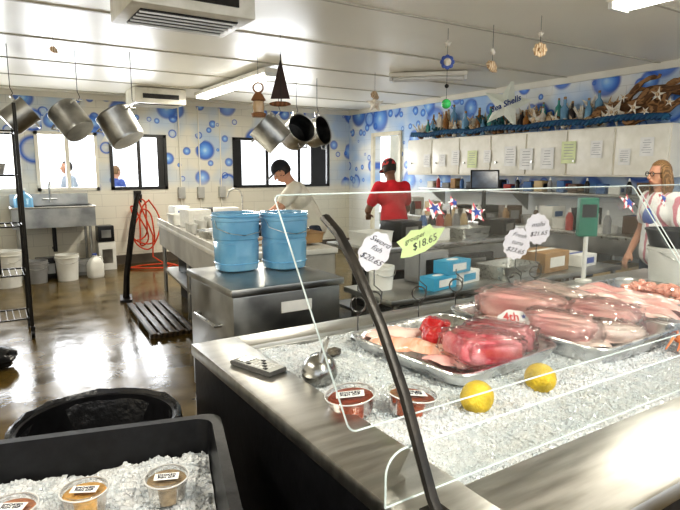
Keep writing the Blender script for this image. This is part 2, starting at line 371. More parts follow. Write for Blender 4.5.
# ---------------------------------------------------------------- star ornaments
def starpts(r,r2=.42,n=5,rot=90):
    return [((r if i%2==0 else r*r2)*math.cos(math.radians(rot+i*180/n)),(r if i%2==0 else r*r2)*math.sin(math.radians(rot+i*180/n))) for i in range(2*n)]
def puffstar(bm,r,th,M,r2=.42,rot=90):
    pts=starpts(r,r2,rot=rot); f=bm.verts.new((0,-th,0)); b=bm.verts.new((0,th,0)); ring=[bm.verts.new((x,0,z)) for x,z in pts]
    for i in range(len(ring)):
        j=(i+1)%len(ring); bm.faces.new((f,ring[i],ring[j])); bm.faces.new((b,ring[j],ring[i]))
    xf(bm,[f,b]+ring,M)
BLUEP=mat('blue_paint',(.08,.13,.42),(.05,.09,.3),rough=.4)
REDI=mat('red_ink',(.7,.02,.03),rough=.5); BLUI=mat('blue_ink',(.03,.07,.4),rough=.5)
STARW=mat('star_stripes_red_white',(.78,.76,.74),(.5,.12,.14),tex='wave',scale=14,fac=(.45,.55),rough=.5)
for i,(x,y,z,r) in enumerate(((1.24,1.41,1.475,.04),(1.42,1.40,1.455,.042),(2.33,1.40,1.46,.05),(2.62,1.41,1.47,.04),(1.33,1.42,1.49,.028))):
    t=thing('star_decoration','red, white and blue fabric star on the acrylic guard','decoration',(x,y-.035,z),(-.55,(i-1)*.35,-.3),group='patriotic stars on the guard')
    bm=BM(); puffstar(bm,r,.010,Matrix.Identity(4)); part(t,'star_body',bm,STARW,False)
    bm=BM(); puffstar(bm,r*.5,.010,Matrix.Translation((-.0,-.007,0))); part(t,'star_center',bm,BLUEP,False)
# ---------------------------------------------------------------- trays & seafood
FOIL=mat('aluminium_foil_tray',(.85,.85,.85),(.6,.6,.61),scale=10,rough=.2,metal=1,r2=.35,bump=.3,bscale=18)
def tray(loc,w,d,h,rz,label,m=FOIL):
    t=thing('serving_tray',label,'tray',loc,(0,0,rz),group='trays on the ice')
    bm=BM(); loft(bm,[[(x,y,z) for x,y in rrect(ww,dd,.07,5)] for ww,dd,z in ((w*.9,d*.92,0),(w,d,h-.006),(w,d,h),(w*.94,d*.95,h),(w*.92,d*.93,h-.006),(w*.84,d*.86,.005))],True,True)
    part(t,'tray_body',bm,m)
    bm=BM(); tube(bm,[(x,y,h) for x,y in rrect(w,d,.07,5)],.006,6,True); part(t,'rim',bm,m)
    return t
ZI=.882
tray((1.53,1.58,ZI),.58,.62,.05,.08,'foil tray of tuna and pink fish fillets on ice')
tray((2.12,1.53,ZI),.58,.80,.07,.03,'oval foil tray of wrapped pink fillets on ice')
tray((2.64,1.56,ZI),.42,.76,.065,.0,'foil tray of pale white fillets on ice')
tray((3.09,1.57,ZI),.44,.70,.065,.0,'foil tray heaped with raw shrimp')
TUNA=mat('raw_tuna',(.6,.02,.025),(.42,.008,.012),scale=9,rough=.2,coat=.6,stretch=(1,4,1),bump=.3,bscale=35)
SALM=mat('raw_salmon_pink',(.92,.42,.28),(.95,.62,.5),scale=18,rough=.2,coat=.6,stretch=(3,.6,1),bump=.2,bscale=35)
PINK=mat('raw_pink_fillet',(.97,.62,.56),(.9,.36,.36),scale=6,rough=.2,coat=.7,stretch=(1,2,1),fac=(.3,.7),bump=.2,bscale=24)
PALE=mat('raw_white_fillet',(.95,.78,.7),(.93,.6,.54),scale=6,rough=.2,coat=.7,stretch=(1,2,1),bump=.2,bscale=24)
DEEP=mat('raw_deep_pink',(.9,.4,.42),(.64,.06,.1),scale=8,rough=.2,coat=.7,stretch=(1,1.8,1.2),fac=(.36,.66),bump=.25,bscale=28)
def wrapcrease(v,seed):
    return .004*noise.noise(v.co*75)+.006*noise.noise(Vector((v.co.x*80,v.co.y*15,seed)))+.004*abs(noise.noise(Vector((v.co.x*25,v.co.y*60,seed+3))))
def slabfish(label,c,s,rz,m,seed,taper=.3,wrap=False,rx=0,wav=.02):
    t=thing('fish_fillet',label,'fish',c,(rx,0,rz),group='fish fillets on the counter')
    bm=BM(); slab(bm,*s,seed,taper,wav); part(t,'flesh',bm,m,ang=80)
def chunk(label,c,s,rot,m,seed,wrap=False,sq=.5,taper=.1):
    t=thing('fish_fillet',label,'fish',c,rot,group='fish fillets on the counter')
    bm=BM(); blob(bm,(0,0,0),s,seed,.16,taper=taper,sq=sq,n=40,freq=1.8)
    for v in bm.verts:
        v.co+=v.co.normalized()*(.004*noise.noise(v.co*45)+.004*noise.noise(Vector((v.co.x*8,v.co.y*30,seed))))
    part(t,'flesh',bm,m,ang=80)
    if wrap:
        bm=BM(); blob(bm,(0,0,0),(s[0]*1.09,s[1]*1.12,s[2]*1.14),seed,.18,taper=taper,freq=2.6,sq=sq,n=56)
        for v in bm.verts: v.co+=v.co.normalized()*wrapcrease(v,seed)
        part(t,'plastic_wrap',bm,CLEAR,ang=15)
chunk('thick dark red tuna block in foil tray',(1.55,1.69,.955),(.075,.055,.04),(.1,.15,.5),TUNA,1,sq=.7)
chunk('second dark red tuna block in foil tray',(1.48,1.62,.945),(.06,.05,.035),(0,-.1,1.1),TUNA,2,sq=.7)
slabfish('orange pink salmon fillet lying in foil tray',(1.37,1.66,.91),(.17,.06,.03),-1.1,SALM,3,.4)
slabfish('pale pink fillet folded beside salmon',(1.42,1.80,.915),(.13,.06,.03),-.4,PALE,4,.3)
slabfish('second salmon fillet at the edge of tray',(1.44,1.52,.915),(.15,.05,.028),-1.0,SALM,13,.4)
slabfish('thin pink fillet beneath wrapped block',(1.42,1.42,.908),(.14,.05,.02),-.9,PINK,15,.3)
chunk('large wrapped deep pink fish block in tray',(1.51,1.39,.96),(.13,.10,.055),(0,.08,-.25),DEEP,5,True)
chunk('wrapped rosy fish piece beside large block',(1.68,1.47,.955),(.13,.085,.048),(0,0,-1.1),DEEP,6,True)
slabfish('long pale pink fillet lying in tray',(1.95,1.50,.915),(.31,.085,.03),-1.35,PALE,7,.3)
slabfish('pale fillet folded along the tray wall',(2.29,1.55,.925),(.31,.08,.03),-1.62,PALE,9,.2)
chunk('plump wrapped pink fish pack in tray',(1.97,1.40,.965),(.15,.10,.052),(0,0,-1.15),PINK,10,True,sq=.55,taper=.2)
chunk('bulky wrapped pink loin in middle of tray',(2.06,1.66,.985),(.20,.11,.068),(0,0,-1.25),PINK,11,True,sq=.55,taper=.2)
chunk('second bulky wrapped pale loin in tray',(2.28,1.68,.985),(.19,.10,.066),(0,0,-1.55),PALE,17,True,sq=.55,taper=.15)
chunk('wrapped fish pack leaning on tray wall',(2.25,1.40,.97),(.15,.10,.058),(0,0,-1.2),PINK,19,True,sq=.55,taper=.15)
chunk('wrapped fish pack at the near end of tray',(2.09,1.26,.955),(.12,.075,.042),(0,0,-.7),PALE,18,True,sq=.6,taper=.2)
for i in range(7):
    slabfish('pale white fish fillet layered in foil tray',(2.53+.037*i,1.56+R.uniform(-.05,.05),.92+.008*i),(.27,.06,.03),-1.5+R.uniform(-.2,.2),PALE if i%2 else PINK,20+i,.35)
SHR=mat('raw_shrimp',(.95,.56,.46),(.85,.36,.26),scale=40,rough=.2,coat=.8,tex='wave')
bm=BM(); pts=[];rad=[]
for i in range(9):
    a=-.4+i*.42; pts.append((.022*math.cos(a),.022*math.sin(a),0)); rad.append(.0105-.0009*i)
tube(bm,pts,rad,7); box(bm,(pts[-1][0]-.004,pts[-1][1]-.008,0),(.014,.02,.003),rot=(0,0,.6))
shm=mesh('raw_shrimp',bm,SHR,True)
for i in range(130):
    o=bpy.data.objects.new('raw_shrimp',shm); C.objects.link(o); lay=i//45; f_=1-.25*lay
    o.location=(3.09+R.uniform(-.17,.17)*f_,1.57+R.uniform(-.28,.28)*f_,.915+.022*lay+R.uniform(0,.01)); o.rotation_euler=(R.uniform(-.5,.5),R.uniform(-.5,.5),R.random()*6.3); s=R.uniform(1.0,1.4); o.scale=(s,s,s)
    tag(o,'curled pink raw shrimp heaped in foil tray','shrimp','shrimp in the tray')
CRAB=mat('cooked_crab_shell',(.72,.16,.06),(.85,.4,.2),scale=20,rough=.3,coat=.4,bump=.3,bscale=40)
cr=thing('cooked_crab','bright red-orange cooked crab resting on ice','crab',(2.35,1.08,.905),(0,0,.4))
bm=BM(); blob(bm,(0,0,.02),(.065,.045,.028),3,.1); part(cr,'shell',bm,CRAB)
for s in (-1,1):
    for k2 in range(4):
        bm=BM(); tube(bm,[(s*.04,-.02+.02*k2,.02),(s*.085,-.04+.03*k2,.04),(s*.12,-.05+.04*k2,.0)],[.007,.006,.003],6); part(cr,'leg',bm,CRAB)
    bm=BM(); tube(bm,[(s*.045,-.03,.02),(s*.08,-.07,.03),(s*.05,-.11,.03)],[.009,.011,.014],7); blob(bm,(s*.04,-.13,.03),(.02,.03,.012),2,.1); part(cr,'claw',bm,CRAB)
LEM=mat('lemon_peel',(.84,.6,.05),(.5,.36,.03),scale=14,rough=.4,bump=.4,bscale=120)
def lemon(loc,rot,label,m=LEM):
    t=thing('lemon',label,'lemon',loc,rot,group='lemons on the ice')
    bm=BM(); lathe(bm,[(0,-.073),(.007,-.071),(.013,-.06),(.034,-.045),(.047,-.022),(.05,0),(.047,.022),(.034,.045),(.014,.06),(.01,.068),(0,.075)],24); part(t,'peel',bm,m,ang=80)
    bm=BM(); cyl(bm,(0,0,-.075),(0,0,-.069),.004); part(t,'stem_end',bm,mat('lemon_stem',(.25,.3,.05)))
lemon((1.225,1.145,.915),(1.5,.2,-1.1),'bumpy yellow lemon at the edge of ice')
lemon((1.52,1.145,.915),(1.4,.1,-.6),'yellow lemon leaning against foil tray')
def cup(loc,col,label,rot=(0,0,0),r=.062,h=.055,group='plastic tubs of dip'):
    t=thing('deli_cup',label,'food container',loc,rot,group=group)
    m=mat('dip_%d_%d_%d'%tuple(int(c*99) for c in col),col,tuple(c*.6 for c in col),scale=45,rough=.35,bump=.4,bscale=70)
    bm=BM(); lathe(bm,[(0,.003),(r*.82,.003),(r*.93,h-.008),(0,h-.006)],28); part(t,'dip',bm,m)
    bm=BM(); lathe(bm,[(0,0),(r*.85,0),(r*.97,h),(r*1.0,h)],28); part(t,'cup',bm,CLEAR)
    bm=BM(); lathe(bm,[(0,h+.001),(r*.85,h+.001),(r*.88,h+.006),(r*1.0,h+.006),(r*1.05,h+.002),(r*1.04,h-.008)],32); part(t,'lid',bm,CLEAR)
    bm=BM(); tube(bm,[(r*1.03*math.cos(a*math.pi/16),r*1.03*math.sin(a*math.pi/16),h+.004) for a in range(32)],.0022,6,True); part(t,'lid_rim',bm,mat('cup_rim',(.7,.7,.7),rough=.2))
    bm=BM(); box(bm,(0,0,h+.0035),(r*1.15,r*.55,.001)); part(t,'label_sticker',bm,PAPER)
    text(t,'SMOKED\nFISH DIP',r*.22,INK,(0,0,h+.0045),(0,0,0),sp=.9)
cup((.89,1.33,.878),(.5,.09,.03),'plastic tub of dark red sauce on ice',(.05,-.1,-.55),.074,.055)
cup((1.04,1.24,.878),(.55,.13,.05),'plastic tub of red sauce with white label',(0,.12,-.4),.074,.055)
sc_=thing('ice_scoop','round silver metal ice scoop half buried in ice','scoop',(.94,1.61,.91),(.2,-.15,.9))
SCO=mat('scoop_metal',(.55,.55,.53),(.28,.28,.27),rough=.25,metal=1,scale=14)
bm=BM(); rs=[]
for i in range(13):
    a=math.pi*.5*i/12; rs.append((.062*math.sin(a),-.068*math.cos(a)))
lathe(bm,rs+[(.063,.02),(.059,.03)],28); xf(bm,bm.verts[:],Matrix.Rotation(1.9,4,'Y')); part(sc_,'scoop_bowl',bm,SCO)
bm=BM(); tube(bm,[(-.03,0,.05),(-.02,0,.075),(.05,0,.085),(.11,0,.07)],[.010,.010,.010,.011],8); part(sc_,'handle',bm,STEELD)
bm=BM(); blob(bm,(0,0,0),(.035,.025,.015),4,.3); single('oyster','dark rough oyster shell lying on ice','shellfish',bm,mat('oyster_shell',(.06,.05,.045),(.15,.13,.1),scale=25,rough=.4,bump=.5),(1.10,1.77,.905),(0,0,.5))
ca=thing('calculator','slim dark-framed handset calculator on counter ledge','calculator',(.785,1.78,.90),(0,0,1.88+math.pi))
bm=BM(); box(bm,(0,0,.008),(.21,.085,.016),bev=.006); part(ca,'case',bm,mat('dark_calc_plastic',(.07,.07,.07),rough=.35))
bm=BM(); box(bm,(.01,0,.0165),(.18,.07,.003),bev=.001); part(ca,'face_plate',bm,mat('grey_calc_plastic',(.5,.5,.48),(.42,.42,.4),rough=.35))
bm=BM(); box(bm,(-.06,0,.019),(.045,.06,.003)); part(ca,'display',bm,mat('lcd_grey',(.08,.1,.08),rough=.15))
for i in range(5):
    for j in range(4):
        bm=BM(); box(bm,(-.02+.022*i,-.026+.0175*j,.0195),(.015,.011,.004),bev=.0015); part(ca,'key',bm,mat('key_pale',(.7,.7,.68)) if (i+j)%4 else BLACK)
TG=mat('green_card',(.74,.92,.45),(.68,.86,.38),rough=.5,scale=4)
def wavy(w,h,seed,r=.35):
    return [(x+.004*noise.noise(Vector((x*30,z*30,seed))),z+.004*noise.noise(Vector((z*30,x*30,seed+5)))) for x,z in rrect(w,h,min(w,h)*r,6)]
def scallop(w,h,n=11):
    return [((w/2)*(1+.045*math.cos(n*a))*math.cos(a),(h/2)*(1+.045*math.cos(n*a))*math.sin(a)) for a in [2*math.pi*i/88 for i in range(88)]]
LEAF=[(-.115,-.035),(-.07,-.05),(.0,-.055),(.06,-.042),(.125,.005),(.078,.022),(.07,.05),(.02,.045),(-.02,.06),(-.05,.045),(-.1,.04),(-.09,.0)]
def pricetag(loc,zc,outline,m,lines,label,tilt,rz,seed):
    t=thing('price_sign',label,'sign',loc,(0,0,rz),group='price signs on wire stands')
    H2=zc-loc[2]
    bm=BM(); pts=[]
    for i in range(36): a=i/35*6*math.pi-math.pi/2; pts.append((.032*math.cos(a),.010*i/35-.005,.15+.032*math.sin(a)))
    pts+=[(.0,.004,.10),(.03,.004,.13),(.035,.004,.18),(.0,.004,.21),(0,.004,H2)]
    tube(bm,pts,.003,5); cyl(bm,(0,0,.0),(0,0,.12),.003,n=6); lathe(bm,[(0,0),(.03,0),(.03,.004),(0,.005)],16); part(t,'wire_stand',bm,mat('dark_wire',(.12,.12,.12),rough=.3,metal=.8))
    if outline:
        bm=BM(); poly(bm,outline,.002,Matrix.Rotation(tilt,4,'Y')); part(t,'card',bm,m,False,loc=(0,-.004,H2))
        T=Matrix.Rotation(tilt,4,'Y'); M=T@Matrix.Rotation(math.pi/2,4,'X')
        for s_,size,dx,dz in lines:
            p=T@Vector((dx,0,dz)); text(t,s_,size,INK,(p.x,-.0065,H2+p.z),M.to_euler(),off=-.0003,shear=.45)
YAW=math.radians(-32)
pricetag((1.42,1.95,.89),1.25,scallop(.13,.18,9),LILAC,[('Sword',.036,0,.05),('fish',.036,0,.015),('$20.65',.037,0,-.035)],'lilac-white handwritten swordfish price card on wire',.5,YAW,1)
pricetag((1.66,1.93,.89),1.285,LEAF,TG,[('grouper',.03,-.02,.022),('$18.65',.044,.01,-.016)],'slim pale yellow-green price card tilted upward',-.45,YAW,2)
pricetag((2.31,1.93,.89),1.225,scallop(.135,.165,13),LILAC,[('Fresh',.032,0,.045),('tuna',.034,0,.006),('$23.65',.034,0,-.036)],'lilac-white scalloped tuna price card on wire stand',.25,YAW,3)
pricetag((2.56,2.0,.89),1.28,scallop(.135,.17,13),LILAC,[('mahi',.038,0,.025),('$21.65',.034,0,-.025)],'lilac-white scalloped price card overlapping another',-.1,YAW,4)
for x,y in ((1.30,1.90),(1.93,1.97)): pricetag((x,y,.89),1.12,None,PAPER,[],'coiled wire sign holder without a card',.1,YAW,x)
s4=thing('tray_sign','small white cutout with red and blue holiday lettering','sign',(1.80,1.50,.985),(-.55,0,YAW+.05))
bm=BM(); poly(bm,scallop(.135,.10,7),.002); part(s4,'card',bm,PAPER,False)
text(s4,'4th',.050,REDI,(-.008,-.003,.018),(math.pi/2,0,0),off=.0006)
text(s4,'JULY',.040,REDI,(0,-.003,-.022),(math.pi/2,0,0),off=.0006)
bm=BM(); puffstar(bm,.012,.003,Matrix.Translation((.045,-.003,.02))); part(s4,'printed_star',bm,BLUI,False)
bm=BM(); cyl(bm,(0,.004,-.03),(0,.03,-.085),.002,n=6); part(s4,'skewer',bm,STEELD)
sd=thing('scale_display','green-backed price display on slim white pole','scale',(3.17,2.11,.9),(0,0,YAW))
bm=BM(); cyl(bm,(0,0,0),(0,0,.3),.014); lathe(bm,[(0,0),(.05,0),(.05,.015),(0,.02)]); part(sd,'pole',bm,WHITEP)
bm=BM(); box(bm,(0,0,.41),(.12,.05,.24),bev=.01); part(sd,'display_case',bm,mat('teal_plastic',(.02,.2,.13),rough=.4))
bm=BM(); box(bm,(0,-.027,.45),(.09,.004,.08)); part(sd,'screen',bm,BLACK)
def bucket(loc,r,h,label,m=WHITEP,rz=0):
    t=thing('bucket',label,'bucket',loc,(0,0,rz),group='plastic buckets')
    bm=BM(); lathe(bm,[(0,0),(r*.86,0),(r*.98,h*.86),(r*1.04,h*.87),(r*1.04,h*.9),(r,h*.91),(r*1.02,h),(r*.95,h),(r*.84,.01),(0,.01)],28); part(t,'pail',bm,m)
    bm=BM(); tube(bm,[(r*1.07*math.cos(a),-r*1.07*math.sin(a),h*.88-r*.5*math.sin(a)) for a in [math.pi*i/14 for i in range(15)]],.003,6)
    part(t,'bail_handle',bm,STEEL)
    return t
bucket((3.68,1.84,.90),.14,.22,'white bucket standing at the end of counter')
bm=BM(); lathe(bm,[(0,0),(.13,0),(.16,.1),(.165,.1),(.165,.11),(.15,.11),(.12,.01),(0,.01)],28); single('black_bowl','black plastic bowl stacked on white bucket','bowl',bm,BLACK,(3.68,1.84,1.122))
# ---------------------------------------------------------------- black tub with ice & cups
TR=math.radians(-15)
tl=Vector((.09,1.40,.0))
tub=thing('ice_tub','large black rectangular plastic tub filled with ice','tub',tl,(0,0,TR))
w,d,zt=.84,.78,.82
bm=BM(); loft(bm,[[(x,y,z) for x,y in rrect(ww,dd,.05,5)] for ww,dd,z in ((w-.1,d-.1,.45),(w-.02,d-.02,zt-.03),(w,d,zt-.03),(w,d,zt),(w-.06,d-.06,zt),(w-.12,d-.12,.5))]); part(tub,'tub_body',bm,BLACK)
bm=BM(); box(bm,(0,0,.22),(w-.16,d-.16,.44),bev=.02); part(tub,'stand',bm,BLACKM)
ice('crushed_ice','crushed ice inside the black tub around dip cups',-w/2+.045,w/2-.045,-d/2+.045,d/2-.045,.70,11000,rz=TR,loc=tl,amp=.03,sz=(.006,.014))
cup((.165,1.505,.71),(.85,.5,.15),'tub of orange smoked dip on ice',(0,0,-.5),.058,.06)
cup((.365,1.455,.71),(.5,.38,.24),'tub of brown dip with printed label on ice',(.05,0,-.4),.056,.06)
cup((.0,1.52,.71),(.6,.25,.12),'tub of reddish dip at edge of ice',(0,0,-.5),.058,.06)
rb=thing('waste_bin','round black rubbish bin with open lined rim','bin',(.31,2.24,0))
bm=BM(); lathe(bm,[(0,0),(.24,0),(.285,.6),(.305,.6),(.31,.62),(.3,.635),(.28,.63),(.235,.03),(0,.03)],36); part(rb,'barrel',bm,BLACK)
bm=BM(); lathe(bm,[(.317,.52),(.319,.6),(.314,.642),(.3,.65),(.278,.6),(.26,.3)],36)
for v in bm.verts: v.co+=Vector((noise.noise(v.co*9)*.008,noise.noise(v.co*9+Vector((3,1,2)))*.008,noise.noise(v.co*14)*.014))
part(rb,'liner_bag',bm,mat('black_bag',(.02,.02,.022),rough=.22,bump=.5,scale=20))
# ---------------------------------------------------------------- steel cabinet and blue containers
cb=thing('steel_cabinet','low stainless steel chest cabinet with printed label','cabinet',(1.60,3.52,0))
bm=BM(); box(bm,(0,0,.44),(.76,.82,.80),bev=.01); part(cb,'body',bm,STEELD)
bm=BM(); box(bm,(0,0,.87),(.80,.88,.05),bev=.012); part(cb,'lid',bm,STEELD)
bm=BM(); box(bm,(.05,-.414,.74),(.22,.006,.07)); part(cb,'label_plate',bm,PAPER)
bm=BM(); tube(bm,[(-.38,-.2,.62),(-.42,-.2,.62),(-.42,.2,.62),(-.38,.2,.62)],.01); part(cb,'handle',bm,STEEL)
for x in (-.34,.34):
    for y in (-.36,.36):
        bm=BM(); cyl(bm,(x,y,0),(x,y,.05),.02); part(cb,'leg',bm,BLACK)
BLUEB=mat('blue_translucent_plastic',(.28,.55,.76),(.17,.42,.64),rough=.15,scale=5,coat=.5,alpha=.72,sss=.2)
BLUES=mat('blue_band_plastic',(.18,.44,.68),(.12,.34,.58),rough=.2,coat=.4)
def bluebin(loc,rz,label):
    t=thing('water_container',label,'water container',loc,(0,0,rz),group='blue containers on steel cabinet')
    h=.41; prof=[(.24,0),(.275,.012),(.285,.05),(.292,.2),(.284,.205),(.284,.225),(.293,.23),(.30,h-.06),(.31,h-.055),(.31,h-.04),(.30,h-.035),(.305,h),(.28,h),(.265,.05),(.24,.02)]
    bm=BM(); loft(bm,[[(x,y,z) for x,y in rrect(ww,ww,.10,7)] for ww,z in prof]); part(t,'container_body',bm,BLUEB)
    bm=BM(); loft(bm,[[(x,y,z) for x,y in rrect(ww,ww,.09,7)] for ww,z in ((.21,.03),(.24,.04),(.245,.24),(.22,.25))]); part(t,'contents',bm,mat('dark_contents',(.06,.16,.25),(.02,.07,.12),scale=7,rough=.5))
    for z,wd in ((.06,.288),(.39,.305)):
        bm=BM(); tube(bm,[(x,y,z) for x,y in rrect(wd,wd,.10,7)],.005,6,True); part(t,'rib_band',bm,BLUES)
    bm=BM(); tube(bm,[(-.155,0,h-.05),(-.165,-.07,h-.1),(-.11,-.165,h-.13),(.0,-.17,h-.15),(.11,-.165,h-.13),(.165,-.07,h-.1),(.155,0,h-.05)],.0025,6); part(t,'bail_handle',bm,STEEL)
bluebin((1.50,3.73,.895),0,'tall muted blue translucent container on steel cabinet')
bluebin((1.83,3.63,.895),.1,'second muted blue translucent container beside the first')
# ---------------------------------------------------------------- prep table
RT=math.radians(-6)
pt=thing('prep_table','long pale cutting table crowded with white boards','table',(2.28,5.85,0),(0,0,RT))
bm=BM(); box(bm,(0,0,.895),(1.05,3.3,.05),bev=.012); box(bm,(-.51,0,.94),(.02,3.3,.06)); part(pt,'table_top',bm,mat('pale_table_top',(.74,.72,.66),(.6,.58,.52),rough=.35,scale=4))
for x in (-.46,.46):
    for y in (-1.55,0,1.55):
        bm=BM(); cyl(bm,(x,y,0),(x,y,.87),.025); part(pt,'leg',bm,STEELD)
bm=BM(); box(bm,(0,0,.3),(.95,3.15,.03)); part(pt,'lower_shelf',bm,STEELD)
bm=BM(); box(bm,(-.5,0,.75),(.02,3.2,.24)); box(bm,(0,-1.62,.75),(1.0,.02,.24)); part(pt,'apron',bm,mat('pale_apron',(.5,.48,.43),(.36,.34,.3),rough=.4,scale=3))
def tpos(x,y,z):
    v=Matrix.Rotation(RT,3,'Z')@Vector((x,y,0)); return (2.28+v.x,5.85+v.y,z)
BOARD=mat('white_cutting_board',(.84,.83,.78),(.72,.68,.6),rough=.4,scale=6)
for i,(x,y,a) in enumerate(((-.15,.3,.05),(-.12,-.45,-.08),(.12,1.1,.1),(-.15,-1.2,.0))):
    bm=BM(); box(bm,(0,0,.011),(.66,.7 if i!=2 else .55,.022),bev=.006); single('cutting_board','thick white plastic cutting board on prep table','cutting board',bm,BOARD,tpos(x,y,.921+.001*i),(0,0,RT+a),group='cutting boards on prep table')
def hoteltray(loc,w,d,h,rz,label,m=STEEL,name='steel_pan'):
    t=thing(name,label,'pan',loc,(0,0,rz),group='pans on work surfaces'); bm=BM()
    loft(bm,[[(x,y,z) for x,y in rrect(ww,dd,.03,4)] for ww,dd,z in ((w*.9,d*.9,0),(w*.96,d*.96,h),(w,d,h),(w,d,h+.004),(w*.93,d*.93,h+.003),(w*.86,d*.86,.006))])
    part(t,'pan_body',bm,m); return t
STYRO=mat('white_foam',(.86,.85,.8),(.78,.77,.72),rough=.7,scale=30)
BROWN=mat('cardboard',(.4,.25,.12),(.32,.19,.09),rough=.7,scale=12)
def carton(loc,s,rz,label,m,m2=None,name='carton'):
    t=thing(name,label,'box',loc,(0,0,rz)); bm=BM(); box(bm,(0,0,s[2]/2),s,bev=.004); part(t,'box_body',bm,m)
    bm=BM(); box(bm,(0,0,s[2]+.002),(s[0]*.98,s[1]*.16,.003)); part(t,'tape_strip',bm,m2 or WHITEP)
    bm=BM(); box(bm,(0,-s[1]/2-.002,s[2]*.5),(s[0]*.6,.003,s[2]*.5)); part(t,'printed_panel',bm,m2 or WHITEP); return t
hoteltray(tpos(-.25,-.6,.946),.4,.3,.07,.1,'shallow steel pan on a cutting board')
hoteltray(tpos(.3,-1.25,.946),.35,.45,.09,0,'brown pan of marinade on prep table',BROWN)
hoteltray(tpos(-.3,.98,.946),.36,.3,.12,0,'white plastic pan on prep table',WHITEP)
hoteltray(tpos(.3,-.5,.922),.3,.26,.16,.1,'dark plastic tub on prep table',BLACK)
carton(tpos(.05,.02,.946),(.26,.2,.12),.2,'white foam box on prep table',STYRO,WHITEP)
carton(tpos(-.25,.55,.946),(.28,.26,.2),.1,'white box stacked near cutting boards',STYRO,WHITEP)
carton(tpos(.08,.42,.946),(.26,.2,.22),-.1,'tall white supply box on prep table',PAPER,STYRO)
carton(tpos(.15,1.3,.946),(.28,.3,.16),-.1,'black crate at the far end of table',BLACK,BLACKM)
carton(tpos(-.12,-1.3,.946),(.22,.2,.06),.3,'small brown cardboard box on prep table',BROWN)
carton(tpos(-.3,-1.0,.946),(.24,.2,.09),-.2,'white paper tray box near the table edge',PAPER,STYRO)
carton(tpos(-.28,1.38,.92),(.2,.22,.22),.1,'white paper towel carton on table end',PAPER,BLUEP)
carton(tpos(.12,-.85,.946),(.2,.16,.14),.5,'dark utensil box near cutting boards',BLACK,STEELD)
for i in range(9):
    t=thing('plastic_cup','stack of white disposable cups on prep table','cup',tpos(-.44+.1*(i%3),-.22+.11*(i//3),.946),group='white cups on prep table')
    bm=BM(); lathe(bm,[(0,0),(.03,0),(.042,.1+.03*(i%3)),(.044,.1+.03*(i%3)),(.038,.1),(.028,.004),(0,.004)],16); part(t,'cup_wall',bm,WHITEP)
    bm=BM(); tube(bm,[(.044*math.cos(a*math.pi/8),.044*math.sin(a*math.pi/8),.1+.03*(i%3)) for a in range(16)],.002,5,True); part(t,'rim',bm,WHITEP)
for i in range(5):
    t=thing('fillet_knife','long fillet knife with white handle on board','knife',tpos(-.05+.03*i,-.33+.05*i,.948),(0,0,.4+i*.5),group='knives on prep table')
    bm=BM(); poly(bm,[(0,0),(.2,.012),(.17,-.012),(0,-.016)],.002,Matrix.Rotation(-math.pi/2,4,'X')); part(t,'blade',bm,STEEL,False,loc=(0,0,.006))
    bm=BM(); box(bm,(-.06,0,.01),(.12,.025,.018),bev=.005); part(t,'handle',bm,WHITEP if i%2 else BLACK)
for i,(x,z) in enumerate(((-1.1,.2),(-.4,.24),(.35,.22),(1.1,.24))): carton(tpos(-.05,x,.317),(.5,.4,z),.1*i-.1,'dark storage box on lower shelf of table',BLACK if i%2 else mat('grey_tote',(.25,.25,.24)),STEELD)
for i,x in enumerate((-.95,.2,.95)): carton(tpos(-.05,x,.002),(.5,.5,.24),.05*i,'dark tote on floor under prep table',BLACK,STEELD)
sp_=thing('spray_faucet','tall arched steel spray faucet on prep table','faucet',tpos(.42,.9,.92))
bm=BM(); tube(bm,[(0,0,0),(0,0,.35),(-.03,0,.42),(-.1,0,.45),(-.17,0,.42),(-.2,0,.34)],.011,8); part(sp_,'spout',bm,STEEL)
bm=BM(); cyl(bm,(0,0,0),(0,0,.05),.03); cyl(bm,(0,-.06,.03),(0,.06,.03),.01); part(sp_,'valve',bm,STEEL)
bs=thing('folding_stand','black slanted metal stand standing beside prep table','stand',(1.42,7.2,0),(0,0,-.2))
bm=BM(); tube(bm,[(0,0,.0),(.02,.0,.3),(.12,.05,.9),(.2,.08,1.3)],[.045,.04,.04,.03],6); part(bs,'upright',bm,BLACKM)
bm=BM(); box(bm,(0,0,.015),(.14,.35,.03)); part(bs,'foot',bm,BLACKM)
PAL=mat('worn_dark_wood',(.10,.07,.04),(.035,.025,.016),scale=6,rough=.4,tex='wave',bump=.4)
plt=thing('slatted_pallet','worn dark wooden slatted pallet lying on wet floor','pallet',(1.50,6.0,0),(0,0,-.06))
for k2 in range(5):
    bm=BM(); box(bm,(-.18+.09*k2,R.uniform(-.02,.02),.05),(.064,1.45,.02),rot=(0,0,R.uniform(-.01,.01)),bev=.003); part(plt,'slat',bm,PAL)
for yy in (-.65,0,.65):
    bm=BM(); box(bm,(0,yy,.02),(.42,.08,.04),bev=.003); part(plt,'runner',bm,PAL)
